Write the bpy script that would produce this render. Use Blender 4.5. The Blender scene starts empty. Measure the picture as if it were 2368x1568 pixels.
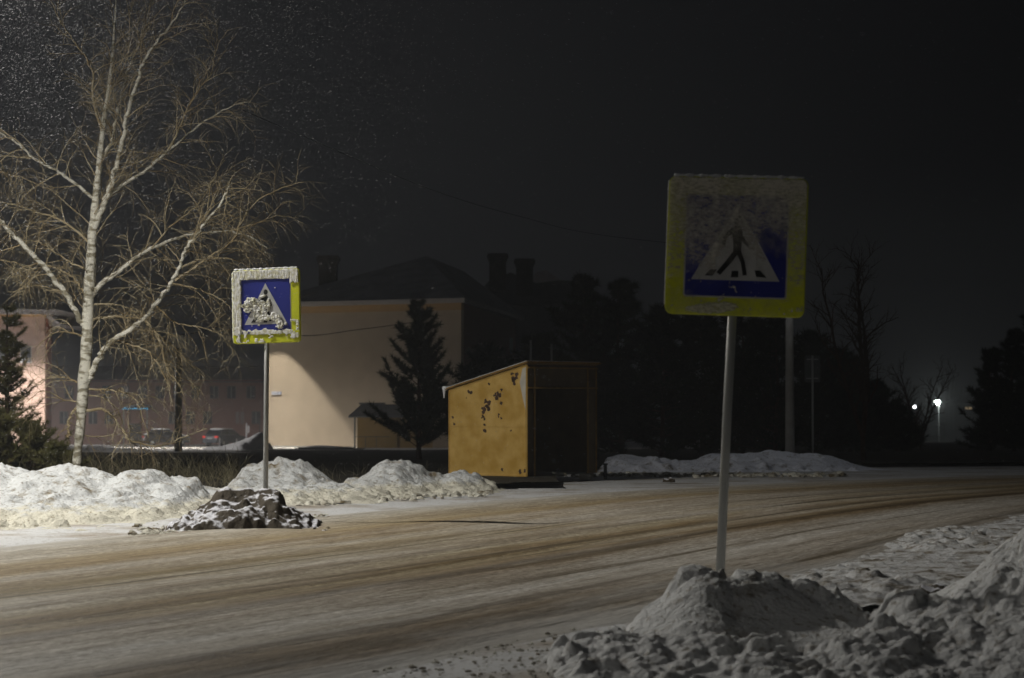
import bpy, math, random
import numpy as np
from mathutils import Vector, Matrix
sc = bpy.context.scene
COL = sc.collection
R = math.radians
# ------------------------------------------------------------------ camera
F = 5015.0; CX = 1183.5; CY = 784.0; TILT = math.atan((912 - 784) / F); CAMZ = 1.5
cam_d = bpy.data.cameras.new('camera'); cam = bpy.data.objects.new('camera', cam_d); COL.objects.link(cam)
cam.location = (0, 0, CAMZ); cam.rotation_euler = (math.pi / 2 + TILT, 0, 0)
cam_d.lens = 50; cam_d.sensor_width = 23.6; cam_d.clip_end = 3000; cam_d.clip_start = 0.1
cam_d.dof.use_dof = True; cam_d.dof.focus_distance = 26.5; cam_d.dof.aperture_fstop = 2.2
sc.camera = cam
# ------------------------------------------------------------------ world: night sky, snow cloud faintly lit by the village
W_ = bpy.data.worlds.new('World'); sc.world = W_; W_.use_nodes = True
nt = W_.node_tree; nt.nodes.clear()
out = nt.nodes.new('ShaderNodeOutputWorld'); bg = nt.nodes.new('ShaderNodeBackground')
sky = nt.nodes.new('ShaderNodeTexSky'); sky.sky_type = 'NISHITA'; sky.sun_disc = False
sky.sun_elevation = R(-6); sky.sun_rotation = R(200)
mixc = nt.nodes.new('ShaderNodeMixRGB'); mixc.blend_type = 'ADD'; mixc.inputs['Fac'].default_value = 1
mixc.inputs['Color2'].default_value = (0.0078, 0.0081, 0.0089, 1)
sc_ = nt.nodes.new('ShaderNodeMixRGB'); sc_.blend_type = 'MULTIPLY'; sc_.inputs['Fac'].default_value = 1
sc_.inputs['Color2'].default_value = (0.05, 0.05, 0.05, 1)
nt.links.new(sky.outputs[0], sc_.inputs['Color1']); nt.links.new(sc_.outputs[0], mixc.inputs['Color1'])
# the cloud base glows over the village on the left and is black over the open fields on the right
wtc = nt.nodes.new('ShaderNodeTexCoord'); wsx = nt.nodes.new('ShaderNodeSeparateXYZ'); nt.links.new(wtc.outputs['Generated'], wsx.inputs[0])
wmr = nt.nodes.new('ShaderNodeMapRange'); wmr.inputs['From Min'].default_value = -.35; wmr.inputs['From Max'].default_value = .25; wmr.inputs['To Min'].default_value = 1.9; wmr.inputs['To Max'].default_value = .35
nt.links.new(wsx.outputs['X'], wmr.inputs['Value'])
wm2 = nt.nodes.new('ShaderNodeVectorMath'); wm2.operation = 'SCALE'; nt.links.new(mixc.outputs[0], wm2.inputs[0]); nt.links.new(wmr.outputs[0], wm2.inputs['Scale'])
nt.links.new(wm2.outputs[0], bg.inputs['Color']); bg.inputs['Strength'].default_value = 1.0
nt.links.new(bg.outputs[0], out.inputs['Surface'])
# ------------------------------------------------------------------ light levels of the street lamps (built further down)
P_MAIN = 8300; P_LEFT = 1250; P_REAR = 600; P_SIGN = 25; P_COURT = 10000; P_COURT2 = 19000; P_SCHOOL = 8000; P_WALL = 140
sc.view_settings.view_transform = 'Standard'; sc.view_settings.look = 'None'
sc.view_settings.exposure = 0; sc.view_settings.gamma = 1
sc.cycles.max_bounces = 5; sc.cycles.diffuse_bounces = 3; sc.cycles.volume_bounces = 0
sc.cycles.transparent_max_bounces = 8; sc.cycles.use_denoising = True
sc.cycles.volume_step_rate = 1; sc.cycles.sample_clamp_indirect = 2
try: sc.cycles.denoiser = 'OPENIMAGEDENOISE'
except Exception: pass

# ------------------------------------------------------------------ helpers
def Wp(px, py, D):
    a = (px - CX) / F; b = (CY - py) / F
    c, s = math.cos(TILT), math.sin(TILT)
    d = Vector((a, c - b * s, s + b * c))
    return Vector((0, 0, CAMZ)) + d * (D / d.y)
def hg(y):
    d = y - 42.0
    return -0.0205 * (np.sqrt(d * d + 100) + d) / 2
def tag(o, label=None, cat=None, group=None, kind=None):
    if label: o['label'] = label
    if cat: o['category'] = cat
    if group: o['group'] = group
    if kind: o['kind'] = kind
    return o
def empty(name, loc=(0, 0, 0), rz=0):
    o = bpy.data.objects.new(name, None); COL.objects.link(o)
    o.location = loc; o.rotation_euler = (0, 0, rz); o.empty_display_size = .2
    return o
class MB:
    def __init__(s): s.v = []; s.f = []
    def add(s, vs, fs):
        n = len(s.v); s.v.extend([tuple(p) for p in vs]); s.f.extend([tuple(i + n for i in f) for f in fs])
    def box(s, c, size, M=None):
        x, y, z = [q / 2 for q in size]
        vs = [Vector((i, j, k)) for i in (-x, x) for j in (-y, y) for k in (-z, z)]
        if M is not None: vs = [M @ p for p in vs]
        vs = [p + Vector(c) for p in vs]
        s.add(vs, [(0, 1, 3, 2), (4, 6, 7, 5), (0, 4, 5, 1), (2, 3, 7, 6), (0, 2, 6, 4), (1, 5, 7, 3)])
    def tube(s, pts, rad, n=6, cap=True):
        pts = [Vector(p) for p in pts]
        if not hasattr(rad, '__len__'): rad = [rad] * len(pts)
        vs = []; 
        up = Vector((0.13, 0.27, 1)).normalized()
        for i, p in enumerate(pts):
            t = (pts[min(i + 1, len(pts) - 1)] - pts[max(i - 1, 0)])
            if t.length < 1e-9: t = Vector((0, 0, 1))
            t.normalize()
            a = t.cross(up)
            if a.length < .15: a = t.cross(Vector((1, 0, 0)))
            a.normalize(); b = t.cross(a)
            for k in range(n):
                th = 2 * math.pi * k / n
                vs.append(p + (a * math.cos(th) + b * math.sin(th)) * rad[i])
        fs = []
        for i in range(len(pts) - 1):
            for k in range(n):
                k2 = (k + 1) % n
                fs.append((i * n + k, i * n + k2, (i + 1) * n + k2, (i + 1) * n + k))
        if cap and n > 2:
            fs.append(tuple(range(n - 1, -1, -1))); fs.append(tuple((len(pts) - 1) * n + k for k in range(n)))
        s.add(vs, fs)
    def prism(s, front, off):
        n = len(front); off = Vector(off)
        vs = [Vector(p) for p in front] + [Vector(p) + off for p in front]
        fs = [tuple(range(n)), tuple(range(2 * n - 1, n - 1, -1))]
        for i in range(n):
            j = (i + 1) % n; fs.append((i, i + n, j + n, j))
        s.add(vs, fs)
    def build(s, name, m, parent=None, smooth=False):
        me = bpy.data.meshes.new(name); me.from_pydata(s.v, [], s.f); me.update()
        if smooth: me.polygons.foreach_set('use_smooth', [True] * len(me.polygons))
        if m: me.materials.append(m)
        o = bpy.data.objects.new(name, me); COL.objects.link(o)
        if parent: o.parent = parent
        return o
def nodes_mat(name):
    m = bpy.data.materials.new(name); m.use_nodes = True
    t = m.node_tree; b = t.nodes['Principled BSDF']
    return m, t, b
def mat(name, c1, c2=None, scale=6.0, rough=.75, metal=0, bump=0.0, bscale=None, detail=5, vec=(1, 1, 1), spec=.3, lo=.35, hi=.65, emit=None):
    m, t, b = nodes_mat(name)
    b.inputs['Roughness'].default_value = rough; b.inputs['Metallic'].default_value = metal
    b.inputs['Specular IOR Level'].default_value = spec
    tc = t.nodes.new('ShaderNodeTexCoord'); mp = t.nodes.new('ShaderNodeMapping'); mp.inputs['Scale'].default_value = vec
    t.links.new(tc.outputs['Object'], mp.inputs['Vector'])
    n = t.nodes.new('ShaderNodeTexNoise'); n.inputs['Scale'].default_value = scale; n.inputs['Detail'].default_value = detail
    t.links.new(mp.outputs[0], n.inputs['Vector'])
    r = t.nodes.new('ShaderNodeValToRGB')
    r.color_ramp.elements[0].position = lo; r.color_ramp.elements[1].position = hi
    r.color_ramp.elements[0].color = (*c1, 1); r.color_ramp.elements[1].color = (*(c2 or c1), 1)
    t.links.new(n.outputs['Fac'], r.inputs['Fac']); t.links.new(r.outputs[0], b.inputs['Base Color'])
    if bump:
        n2 = t.nodes.new('ShaderNodeTexNoise'); n2.inputs['Scale'].default_value = bscale or scale * 4; n2.inputs['Detail'].default_value = 6
        t.links.new(mp.outputs[0], n2.inputs['Vector'])
        bp = t.nodes.new('ShaderNodeBump'); bp.inputs['Distance'].default_value = bump; bp.inputs['Strength'].default_value = 1
        t.links.new(n2.outputs['Fac'], bp.inputs['Height']); t.links.new(bp.outputs[0], b.inputs['Normal'])
    if emit:
        b.inputs['Emission Color'].default_value = (*emit[0], 1); b.inputs['Emission Strength'].default_value = emit[1]
    return m

def bill(X, Y, sc0, oct, seed):
    'crushed-snow relief: rounded lumps between sharp creases, 0..1'
    r = 0; a = 1; t = 0
    for k in range(oct):
        r = r + a * np.abs(fbm(X + 3.3 * k, Y, sc0, 1, seed + k)) ; t += a; a *= .55; sc0 *= 2.1
    return r / t
# vectorised noise ---------------------------------------------------
def _hash(ix, iy, seed):
    h = (ix.astype(np.int64) * 374761393 + iy.astype(np.int64) * 668265263 + seed * 974634777) & 0x7fffffff
    h = ((h ^ (h >> 13)) * 1274126177) & 0x7fffffff
    return ((h ^ (h >> 16)) & 0xffff) / 65535.0
def vnoise(x, y, seed=0):
    ix = np.floor(x); iy = np.floor(y); fx = x - ix; fy = y - iy
    fx = fx * fx * (3 - 2 * fx); fy = fy * fy * (3 - 2 * fy)
    a = _hash(ix, iy, seed); b = _hash(ix + 1, iy, seed); c = _hash(ix, iy + 1, seed); d = _hash(ix + 1, iy + 1, seed)
    return (a * (1 - fx) + b * fx) * (1 - fy) + (c * (1 - fx) + d * fx) * fy
def fbm(x, y, sc0, oct=4, seed=0):
    r = 0; a = 1; t = 0
    for k in range(oct):
        r = r + a * (vnoise(x * sc0 + 17.3 * k, y * sc0 + 5.1 * k, seed + k) - .5) * 2; t += a
        a *= .5; sc0 *= 2.03
    return r / t
def splat(H, xs, ys, spots, sq=.85, seed=1):
    """press round clods (x, y, r, sink) into a height field: the highest surface wins"""
    dx = xs[1] - xs[0]; dy = ys[1] - ys[0]
    for k, (x, y, r, sink) in enumerate(spots):
        i0 = int((x - 1.5 * r - xs[0]) / dx); i1 = int((x + 1.5 * r - xs[0]) / dx) + 2
        j0 = int((y - 1.5 * r - ys[0]) / dy); j1 = int((y + 1.5 * r - ys[0]) / dy) + 2
        i0 = max(i0, 0); j0 = max(j0, 0); i1 = min(i1, len(xs)); j1 = min(j1, len(ys))
        if i1 - i0 < 2 or j1 - j0 < 2: continue
        X, Y = np.meshgrid(xs[i0:i1], ys[j0:j1])
        ci = min(max(int((x - xs[0]) / dx), 0), len(xs) - 1); cj = min(max(int((y - ys[0]) / dy), 0), len(ys) - 1)
        base = H[cj, ci]
        ang = (k * 2.399) % 6.28; ca, sa = math.cos(ang), math.sin(ang)
        u = ((X - x) * ca + (Y - y) * sa) / (r * 1.15); v = (-(X - x) * sa + (Y - y) * ca) / (r * .85)
        d = np.sqrt(u * u + v * v) * (1 + .35 * fbm(X, Y, 1.3 / r, 3, seed + k % 7))
        # blocky clod: flattened dome with tilt
        dome = np.clip(1 - d ** 2.2, 0, 1) ** .62 * (1 + .3 * u * math.cos(k) + .2 * fbm(X, Y, 2.2 / r, 2, seed + 3))
        dome = np.minimum(dome, .72 + .55 * u * math.cos(k * 1.7) + .55 * v * math.sin(k * 1.7)); dome = np.minimum(dome, .85 - .6 * u * math.cos(k * 2.9) + .5 * v * math.sin(k * 2.9)).clip(0)
        h = base - sink * r + dome * r * sq
        H[j0:j1, i0:i1] = np.where(d < 1, np.maximum(H[j0:j1, i0:i1], h), H[j0:j1, i0:i1])
def blur(H, n=1):
    for _ in range(n):
        H = H.copy(); H[1:-1] = (H[:-2] + 2 * H[1:-1] + H[2:]) / 4; H[:, 1:-1] = (H[:, :-2] + 2 * H[:, 1:-1] + H[:, 2:]) / 4
    return H
def field_mesh(name, xs, ys, Z, m, keep=None, parent=None, smooth=True):
    nx, ny = len(xs), len(ys)
    X, Y = np.meshgrid(xs, ys)
    co = np.stack([X, Y, Z], -1).reshape(-1, 3)
    idx = np.arange(nx * ny).reshape(ny, nx)
    q = np.stack([idx[:-1, :-1], idx[:-1, 1:], idx[1:, 1:], idx[1:, :-1]], -1).reshape(-1, 4)
    if keep is not None:
        kk = (keep[:-1, :-1] | keep[:-1, 1:] | keep[1:, 1:] | keep[1:, :-1]).reshape(-1)
        q = q[kk]
        used = np.unique(q); remap = -np.ones(nx * ny, int); remap[used] = np.arange(len(used))
        q = remap[q]; co = co[used]
    me = bpy.data.meshes.new(name)
    me.vertices.add(len(co)); me.vertices.foreach_set('co', co.astype(np.float32).ravel())
    me.loops.add(len(q) * 4); me.loops.foreach_set('vertex_index', q.astype(np.int32).ravel())
    me.polygons.add(len(q)); me.polygons.foreach_set('loop_start', np.arange(0, len(q) * 4, 4, dtype=np.int32))
    try: me.polygons.foreach_set('loop_total', np.full(len(q), 4, dtype=np.int32))
    except Exception: pass
    me.update(calc_edges=True); me.validate()
    me.polygons.foreach_set('use_smooth', [smooth] * len(me.polygons))
    me.materials.append(m)
    o = bpy.data.objects.new(name, me); COL.objects.link(o)
    if parent: o.parent = parent
    return o

# ------------------------------------------------------------------ materials
def snow_mat(name, clean=(.80, .81, .83), dirt=(.16, .12, .075), amount=.5, dscale=1.2, byslope=0.0, bump=.012, bscale=14, fine=.003, foot=0):
    """snow with patches of road dirt; byslope > 0 leaves steep broken faces of dirty snow under a fresh dusting"""
    m, t, b = nodes_mat(name); L = t.links
    b.inputs['Roughness'].default_value = .8; b.inputs['Specular IOR Level'].default_value = .2
    geo = t.nodes.new('ShaderNodeNewGeometry')
    n = t.nodes.new('ShaderNodeTexNoise'); n.inputs['Scale'].default_value = dscale; n.inputs['Detail'].default_value = 9; n.inputs['Roughness'].default_value = .65
    L.new(geo.outputs['Position'], n.inputs['Vector'])
    sx = t.nodes.new('ShaderNodeSeparateXYZ'); L.new(geo.outputs['Normal'], sx.inputs[0])
    ma = t.nodes.new('ShaderNodeMath'); ma.operation = 'MULTIPLY_ADD'
    L.new(sx.outputs['Z'], ma.inputs[0]); ma.inputs[1].default_value = -byslope; nn = t.nodes.new('ShaderNodeMath'); nn.operation = 'ADD'; nn.inputs[1].default_value = byslope * .8; L.new(n.outputs['Fac'], nn.inputs[0]); L.new(nn.outputs[0], ma.inputs[2])
    r = t.nodes.new('ShaderNodeValToRGB'); p = 1 - amount
    r.color_ramp.elements[0].position = max(0, p - .07); r.color_ramp.elements[1].position = min(1, p + .09)
    r.color_ramp.elements[0].color = (*clean, 1); r.color_ramp.elements[1].color = (*dirt, 1)
    L.new(ma.outputs[0], r.inputs['Fac'])
    if foot:                                   # road sand mixed into the foot of the bank
        sz = t.nodes.new('ShaderNodeSeparateXYZ'); L.new(geo.outputs['Position'], sz.inputs[0])
        a1 = t.nodes.new('ShaderNodeMath'); a1.operation = 'MULTIPLY_ADD'; L.new(n.outputs['Fac'], a1.inputs[0]); a1.inputs[1].default_value = -foot * 2.2; L.new(sz.outputs['Z'], a1.inputs[2])
        mr = t.nodes.new('ShaderNodeMapRange'); mr.inputs['From Min'].default_value = -foot * .75; mr.inputs['From Max'].default_value = -foot * .2; mr.inputs['To Min'].default_value = 1; mr.inputs['To Max'].default_value = 0; L.new(a1.outputs[0], mr.inputs['Value'])
        fm = t.nodes.new('ShaderNodeMixRGB'); L.new(mr.outputs[0], fm.inputs['Fac']); L.new(r.outputs[0], fm.inputs['Color1']); fm.inputs['Color2'].default_value = (.66, .63, .53, 1); r = fm
    # speckles of grit
    n2 = t.nodes.new('ShaderNodeTexNoise'); n2.inputs['Scale'].default_value = 22; n2.inputs['Detail'].default_value = 3
    L.new(geo.outputs['Position'], n2.inputs['Vector'])
    r2 = t.nodes.new('ShaderNodeValToRGB'); r2.color_ramp.elements[0].position = .58; r2.color_ramp.elements[1].position = .68
    r2.color_ramp.elements[0].color = (1, 1, 1, 1); r2.color_ramp.elements[1].color = (.45, .40, .33, 1)
    L.new(n2.outputs['Fac'], r2.inputs['Fac'])
    mx = t.nodes.new('ShaderNodeMixRGB'); mx.blend_type = 'MULTIPLY'; mx.inputs['Fac'].default_value = .8
    L.new(r.outputs[0], mx.inputs['Color1']); L.new(r2.outputs[0], mx.inputs['Color2']); L.new(mx.outputs[0], b.inputs['Base Color'])
    nb = t.nodes.new('ShaderNodeTexNoise'); nb.inputs['Scale'].default_value = bscale; nb.inputs['Detail'].default_value = 8; nb.inputs['Roughness'].default_value = .6
    L.new(geo.outputs['Position'], nb.inputs['Vector'])
    bp = t.nodes.new('ShaderNodeBump'); bp.inputs['Distance'].default_value = bump
    L.new(nb.outputs['Fac'], bp.inputs['Height']); L.new(bp.outputs[0], b.inputs['Normal'])
    return m
M_SNOW = snow_mat('snow_bank', clean=(.62, .63, .63), dirt=(.20, .155, .085), amount=.40, dscale=4.2, foot=.12, bump=.035, bscale=20)
M_SNOW_G = snow_mat('snow_ground', clean=(.62, .62, .62), dirt=(.38, .33, .27), amount=.45, dscale=.8, bump=.02, bscale=6)
M_SNOW_FG = snow_mat('snow_foreground', clean=(.76, .76, .75), dirt=(.26, .22, .16), amount=.37, dscale=4, byslope=.0, bump=.03, bscale=32)
M_SNOW_TR = snow_mat('snow_trampled', clean=(.60, .60, .60), dirt=(.20, .17, .125), amount=.46, dscale=3.5, bump=.03, bscale=14)
M_SNOW_DIRTY = snow_mat('snow_dirty', clean=(.74, .74, .79), dirt=(.075, .062, .045), amount=.53, dscale=7, byslope=1.1, bump=.03, bscale=18)
M_SNOW_YEL = snow_mat('snow_sandy', clean=(.62, .60, .52), dirt=(.15, .12, .07), amount=.47, dscale=3.5, bump=.02)
M_SNOW_BLUE = snow_mat('snow_far', clean=(.72, .74, .82), dirt=(.14, .12, .09), amount=.42, dscale=4.5, byslope=.35)
M_FRESH = mat('fresh_snow', (.70, .71, .72), (.82, .82, .84), 20, .85, bump=.006, bscale=60)
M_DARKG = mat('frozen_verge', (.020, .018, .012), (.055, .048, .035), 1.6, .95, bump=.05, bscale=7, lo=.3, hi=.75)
M_GALV = mat('galvanised_steel', (.36, .37, .36), (.46, .46, .44), 8, .5, .35, bump=.001, bscale=60, vec=(1, 1, .15))
M_CONC = mat('grey_concrete', (.30, .29, .27), (.38, .37, .34), 5, .85, bump=.004, bscale=40)
M_BLACK = mat('black_film', (.012, .012, .012), None, 4, .5)
M_BLUE = mat('blue_film', (.014, .022, .20), (.02, .03, .26), 3, .42, spec=.4)
M_WHITEF = mat('white_film', (.42, .42, .42), (.52, .52, .51), 7, .5)
M_YEL = mat('yellow_green_film', (.54, .58, .014), (.66, .69, .02), 5, .45, spec=.4)
M_BACK = mat('sign_back_metal', (.10, .11, .11), (.14, .14, .14), 5, .5, .5)

M_CRUST = mat('wind_packed_snow', (.60, .58, .42), (.86, .86, .84), 26, .8, bump=.006, bscale=120, lo=.40, hi=.58)
def frost_mat():
    m, t, b = nodes_mat('thin_frost'); L = t.links
    b.inputs['Base Color'].default_value = (.60, .57, .50, 1); b.inputs['Roughness'].default_value = .9
    tc = t.nodes.new('ShaderNodeTexCoord'); mp = t.nodes.new('ShaderNodeMapping'); mp.inputs['Scale'].default_value = (1, 1, 2.2); L.new(tc.outputs['Object'], mp.inputs['Vector'])
    n = t.nodes.new('ShaderNodeTexNoise'); n.inputs['Scale'].default_value = 30; n.inputs['Detail'].default_value = 6; n.inputs['Roughness'].default_value = .7; L.new(mp.outputs[0], n.inputs['Vector'])
    mr = t.nodes.new('ShaderNodeMapRange'); mr.inputs['From Min'].default_value = .36; mr.inputs['From Max'].default_value = .62; mr.inputs['To Min'].default_value = .45; mr.inputs['To Max'].default_value = 1.25
    at_ = t.nodes.new('ShaderNodeAttribute'); at_.attribute_name = 'frost'; mu = t.nodes.new('ShaderNodeMath'); mu.operation = 'MULTIPLY'; mu.use_clamp = True
    L.new(n.outputs['Fac'], mr.inputs['Value']); L.new(mr.outputs[0], mu.inputs[0]); L.new(at_.outputs['Fac'], mu.inputs[1]); L.new(mu.outputs[0], b.inputs['Alpha']); return m
M_FROST = frost_mat()
# ------------------------------------------------------------------ ground sheet
ys = np.concatenate([np.arange(-60, 8, 4), np.arange(8, 60, .4), np.arange(60, 200, 4), np.geomspace(200, 1500, 40)])
us = np.linspace(-1, 1, 241)
XX = us[None, :] * (40 + np.abs(ys)[:, None] * 1.0)
YY = np.repeat(ys[:, None], len(us), 1)
ZZ = hg(YY) + .03 * fbm(XX, YY, .35, 4, 5) * np.clip((60 - np.abs(YY)) / 30, 0.2, 1) - .045
me = bpy.data.meshes.new('ground')
idx = np.arange(YY.size).reshape(YY.shape)
q = np.stack([idx[:-1, :-1], idx[:-1, 1:], idx[1:, 1:], idx[1:, :-1]], -1).reshape(-1, 4)
me.from_pydata(np.stack([XX, YY, ZZ], -1).reshape(-1, 3).tolist(), [], q.tolist()); me.update()
me.polygons.foreach_set('use_smooth', [True] * len(me.polygons)); me.materials.append(M_SNOW_G)
g = bpy.data.objects.new('ground', me); COL.objects.link(g); tag(g, kind='structure')

# ------------------------------------------------------------------ road: a strip along a curved centre line
CL = [(-29, -24), (-13.6, 0), (-7.3, 9.5), (-4.0, 15.0), (-1.0, 21.0), (1.8, 27), (5.3, 33.2), (10.5, 38.9), (17.2, 44.3), (29, 51), (59, 63), (119, 85)]
def catmull(P, n=14):
    P = [Vector((*p, 0)) if len(p) == 2 else Vector(p) for p in P]; o = []
    for i in range(len(P) - 1):
        p0 = P[max(i - 1, 0)]; p1 = P[i]; p2 = P[i + 1]; p3 = P[min(i + 2, len(P) - 1)]
        for k in range(n):
            t = k / n
            o.append(.5 * ((2 * p1) + (p2 - p0) * t + (2 * p0 - 5 * p1 + 4 * p2 - p3) * t * t + (3 * p1 - p0 - 3 * p2 + p3) * t ** 3))
    o.append(P[-1]); return o
cl = catmull(CL)
HW = 4.6
def road_mat():
    m, t, b = nodes_mat('road_packed_snow'); L = t.links
    b.inputs['Roughness'].default_value = .62; b.inputs['Specular IOR Level'].default_value = .35
    uv = t.nodes.new('ShaderNodeUVMap'); uv.uv_map = 'UVMap'
    def noise(su, sv, detail=6, rough=.55, off=0, dist=0):
        mp = t.nodes.new('ShaderNodeMapping'); mp.inputs['Scale'].default_value = (su, sv, 1); mp.inputs['Location'].default_value = (off, off * 1.7, 0)
        L.new(uv.outputs[0], mp.inputs['Vector'])
        n = t.nodes.new('ShaderNodeTexNoise'); n.inputs['Scale'].default_value = 1; n.inputs['Detail'].default_value = detail
        n.inputs['Roughness'].default_value = rough; n.inputs['Distortion'].default_value = dist
        L.new(mp.outputs[0], n.inputs['Vector']); return n
    def ramp(src, a, b_, c0, c1):
        r = t.nodes.new('ShaderNodeValToRGB'); r.color_ramp.elements[0].position = a; r.color_ramp.elements[1].position = b_
        r.color_ramp.elements[0].color = (*c0, 1); r.color_ramp.elements[1].color = (*c1, 1); L.new(src, r.inputs['Fac']); return r
    def mix(fac, a, b_, mode='MIX'):
        x = t.nodes.new('ShaderNodeMixRGB'); x.blend_type = mode
        if isinstance(fac, float): x.inputs['Fac'].default_value = fac
        else: L.new(fac, x.inputs['Fac'])
        for s, v in (('Color1', a), ('Color2', b_)):
            if isinstance(v, tuple): x.inputs[s].default_value = (*v, 1)
            else: L.new(v, x.inputs[s])
        return x
    wob = noise(.13, .5, 5, .6, 3.1, .3)
    mid = noise(.2, 2.3, 5, .6, 7.7, .3)
    fine = noise(.6, 7.0, 5, .65, 1.3, .2)
    vfine = noise(1.6, 24.0, 4, .65, 4.3, .1)
    grit = noise(10, 17, 3, .75, 2.2)
    clump = noise(1.6, 5.5, 7, .72, 9.2)
    sp = t.nodes.new('ShaderNodeSeparateXYZ'); L.new(uv.outputs[0], sp.inputs[0])
    def math_(op, a, b_, c_=None):
        x = t.nodes.new('ShaderNodeMath'); x.operation = op
        for k, v in enumerate((a, b_, c_)):
            if v is None: continue
            if isinstance(v, (int, float)): x.inputs[k].default_value = v
            else: L.new(v, x.inputs[k])
        return x.outputs[0]
    vv = math_('MULTIPLY_ADD', wob.outputs['Fac'], .5, sp.outputs['Y']); vv = math_('MULTIPLY_ADD', fine.outputs['Fac'], .30, vv); vv = math_('MULTIPLY_ADD', grit.outputs['Fac'], .34, vv)
    vn = math_('MULTIPLY_ADD', vv, .1, .5 - .1 * (.25 + .15 + .17))        # v = -5 .. 5 -> 0 .. 1
    bands = [(-4.6, (.42, .41, .38)), (-4.1, (.36, .33, .28)), (-3.85, (.26, .21, .145)), (-3.6, (.12, .09, .05)), (-3.3, (.23, .18, .115)), (-3.1, (.10, .075, .04)), (-2.98, (.46, .45, .43)),
             (-2.5, (.50, .495, .48)), (-2.1, (.36, .33, .28)), (-1.85, (.22, .165, .095)), (-1.65, (.085, .062, .032)), (-1.45, (.28, .22, .135)), (-1.2, (.36, .31, .21)), (-.95, (.14, .098, .034)), (-.75, (.26, .19, .09)),
             (-.5, (.42, .37, .25)), (-.25, (.16, .118, .048)), (-.05, (.34, .28, .175)), (.35, (.40, .36, .27)), (.75, (.22, .17, .08)), (1.05, (.37, .31, .2)), (1.7, (.36, .285, .17)), (2.3, (.40, .335, .22)), (2.9, (.46, .42, .34)), (3.4, (.54, .53, .49)), (4.2, (.56, .555, .53))]
    cr_ = t.nodes.new('ShaderNodeValToRGB'); els = cr_.color_ramp.elements
    els[0].position = .5 + bands[0][0] * .1; els[0].color = (*bands[0][1], 1); els[1].position = .5 + bands[-1][0] * .1; els[1].color = (*bands[-1][1], 1)
    for v_, c_ in bands[1:-1]: e_ = els.new(.5 + v_ * .1); e_.color = (*c_, 1)
    L.new(vn, cr_.inputs['Fac']); c = cr_
    c = mix(.0, c.outputs[0], (.45, .41, .34))
    # snow blown thinly over the sand in long streaks
    blow = noise(.06, .75, 6, .58, 21, .3)
    c = mix(ramp(blow.outputs['Fac'], .45, .60, (0, 0, 0), (.62, .62, .62)).outputs[0], c.outputs[0], (.56, .55, .53))
    c = mix(.55, c.outputs[0], ramp(mid.outputs['Fac'], .36, .66, (1.12, 1.12, 1.12), (.66, .58, .46)).outputs[0], 'MULTIPLY')
    c = mix(.5, c.outputs[0], ramp(fine.outputs['Fac'], .34, .70, (1.14, 1.14, 1.14), (.62, .56, .47)).outputs[0], 'MULTIPLY')
    c = mix(.35, c.outputs[0], ramp(vfine.outputs['Fac'], .38, .62, (1.15, 1.15, 1.15), (.66, .62, .55)).outputs[0], 'MULTIPLY')
    c = mix(.7, c.outputs[0], ramp(grit.outputs['Fac'], .36, .66, (1.3, 1.3, 1.3), (.48, .43, .36)).outputs[0], 'MULTIPLY')
    c = mix(.55, c.outputs[0], ramp(clump.outputs['Fac'], .36, .66, (1.3, 1.3, 1.3), (.58, .53, .46)).outputs[0], 'MULTIPLY')
    rut = noise(.055, 3.0, 7, .62, 31.5, .3)
    c = mix(ramp(rut.outputs['Fac'], .565, .64, (0, 0, 0), (.85, .85, .85)).outputs[0], c.outputs[0], (.10, .074, .038))
    # clean snow drifting in from both edges
    ab = t.nodes.new('ShaderNodeMath'); ab.operation = 'ABSOLUTE'; L.new(sp.outputs['Y'], ab.inputs[0])
    en = noise(.3, 1.2, 6, .6, 5)
    ad = t.nodes.new('ShaderNodeMath'); ad.operation = 'MULTIPLY_ADD'; L.new(en.outputs['Fac'], ad.inputs[0]); ad.inputs[1].default_value = 2.0; L.new(ab.outputs[0], ad.inputs[2])
    er = t.nodes.new('ShaderNodeMapRange'); er.inputs['From Min'].default_value = 4.6; er.inputs['From Max'].default_value = 5.7
    L.new(ad.outputs[0], er.inputs['Value'])
    c = mix(er.outputs[0], c.outputs[0], (.56, .555, .54))
    L.new(c.outputs[0], b.inputs['Base Color'])
    hs = t.nodes.new('ShaderNodeMath'); hs.operation = 'ADD'
    h2 = t.nodes.new('ShaderNodeMath'); h2.operation = 'MULTIPLY_ADD'; L.new(fine.outputs['Fac'], h2.inputs[0]); h2.inputs[1].default_value = .8; 
    L.new(mid.outputs['Fac'], h2.inputs[2])
    h3 = t.nodes.new('ShaderNodeMath'); h3.operation = 'MULTIPLY_ADD'; L.new(grit.outputs['Fac'], h3.inputs[0]); h3.inputs[1].default_value = .22; L.new(h2.outputs[0], h3.inputs[2])
    bp = t.nodes.new('ShaderNodeBump'); bp.inputs['Distance'].default_value = .05; bp.inputs['Strength'].default_value = .8
    L.new(h3.outputs[0], bp.inputs['Height']); L.new(bp.outputs[0], b.inputs['Normal'])
    return m
vs = []; uvs = []; nv = 33; s_ = 0
for i, p in enumerate(cl):
    if i: s_ += (p - cl[i - 1]).length
    t = (cl[min(i + 1, len(cl) - 1)] - cl[max(i - 1, 0)]).normalized(); nrm = Vector((-t.y, t.x, 0))
    for k in range(nv):
        v = -HW + 2 * HW * k / (nv - 1); q_ = p + nrm * v
        e = max(0, abs(v) - 3.6)
        rut_ = -.018 * (math.exp(-((abs(v) - .9) / .35) ** 2) + math.exp(-((abs(v) - 2.6) / .35) ** 2))
        vs.append((q_.x, q_.y, float(hg(q_.y)) + .012 + rut_ - .07 * e)); uvs.append((s_, v))
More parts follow.
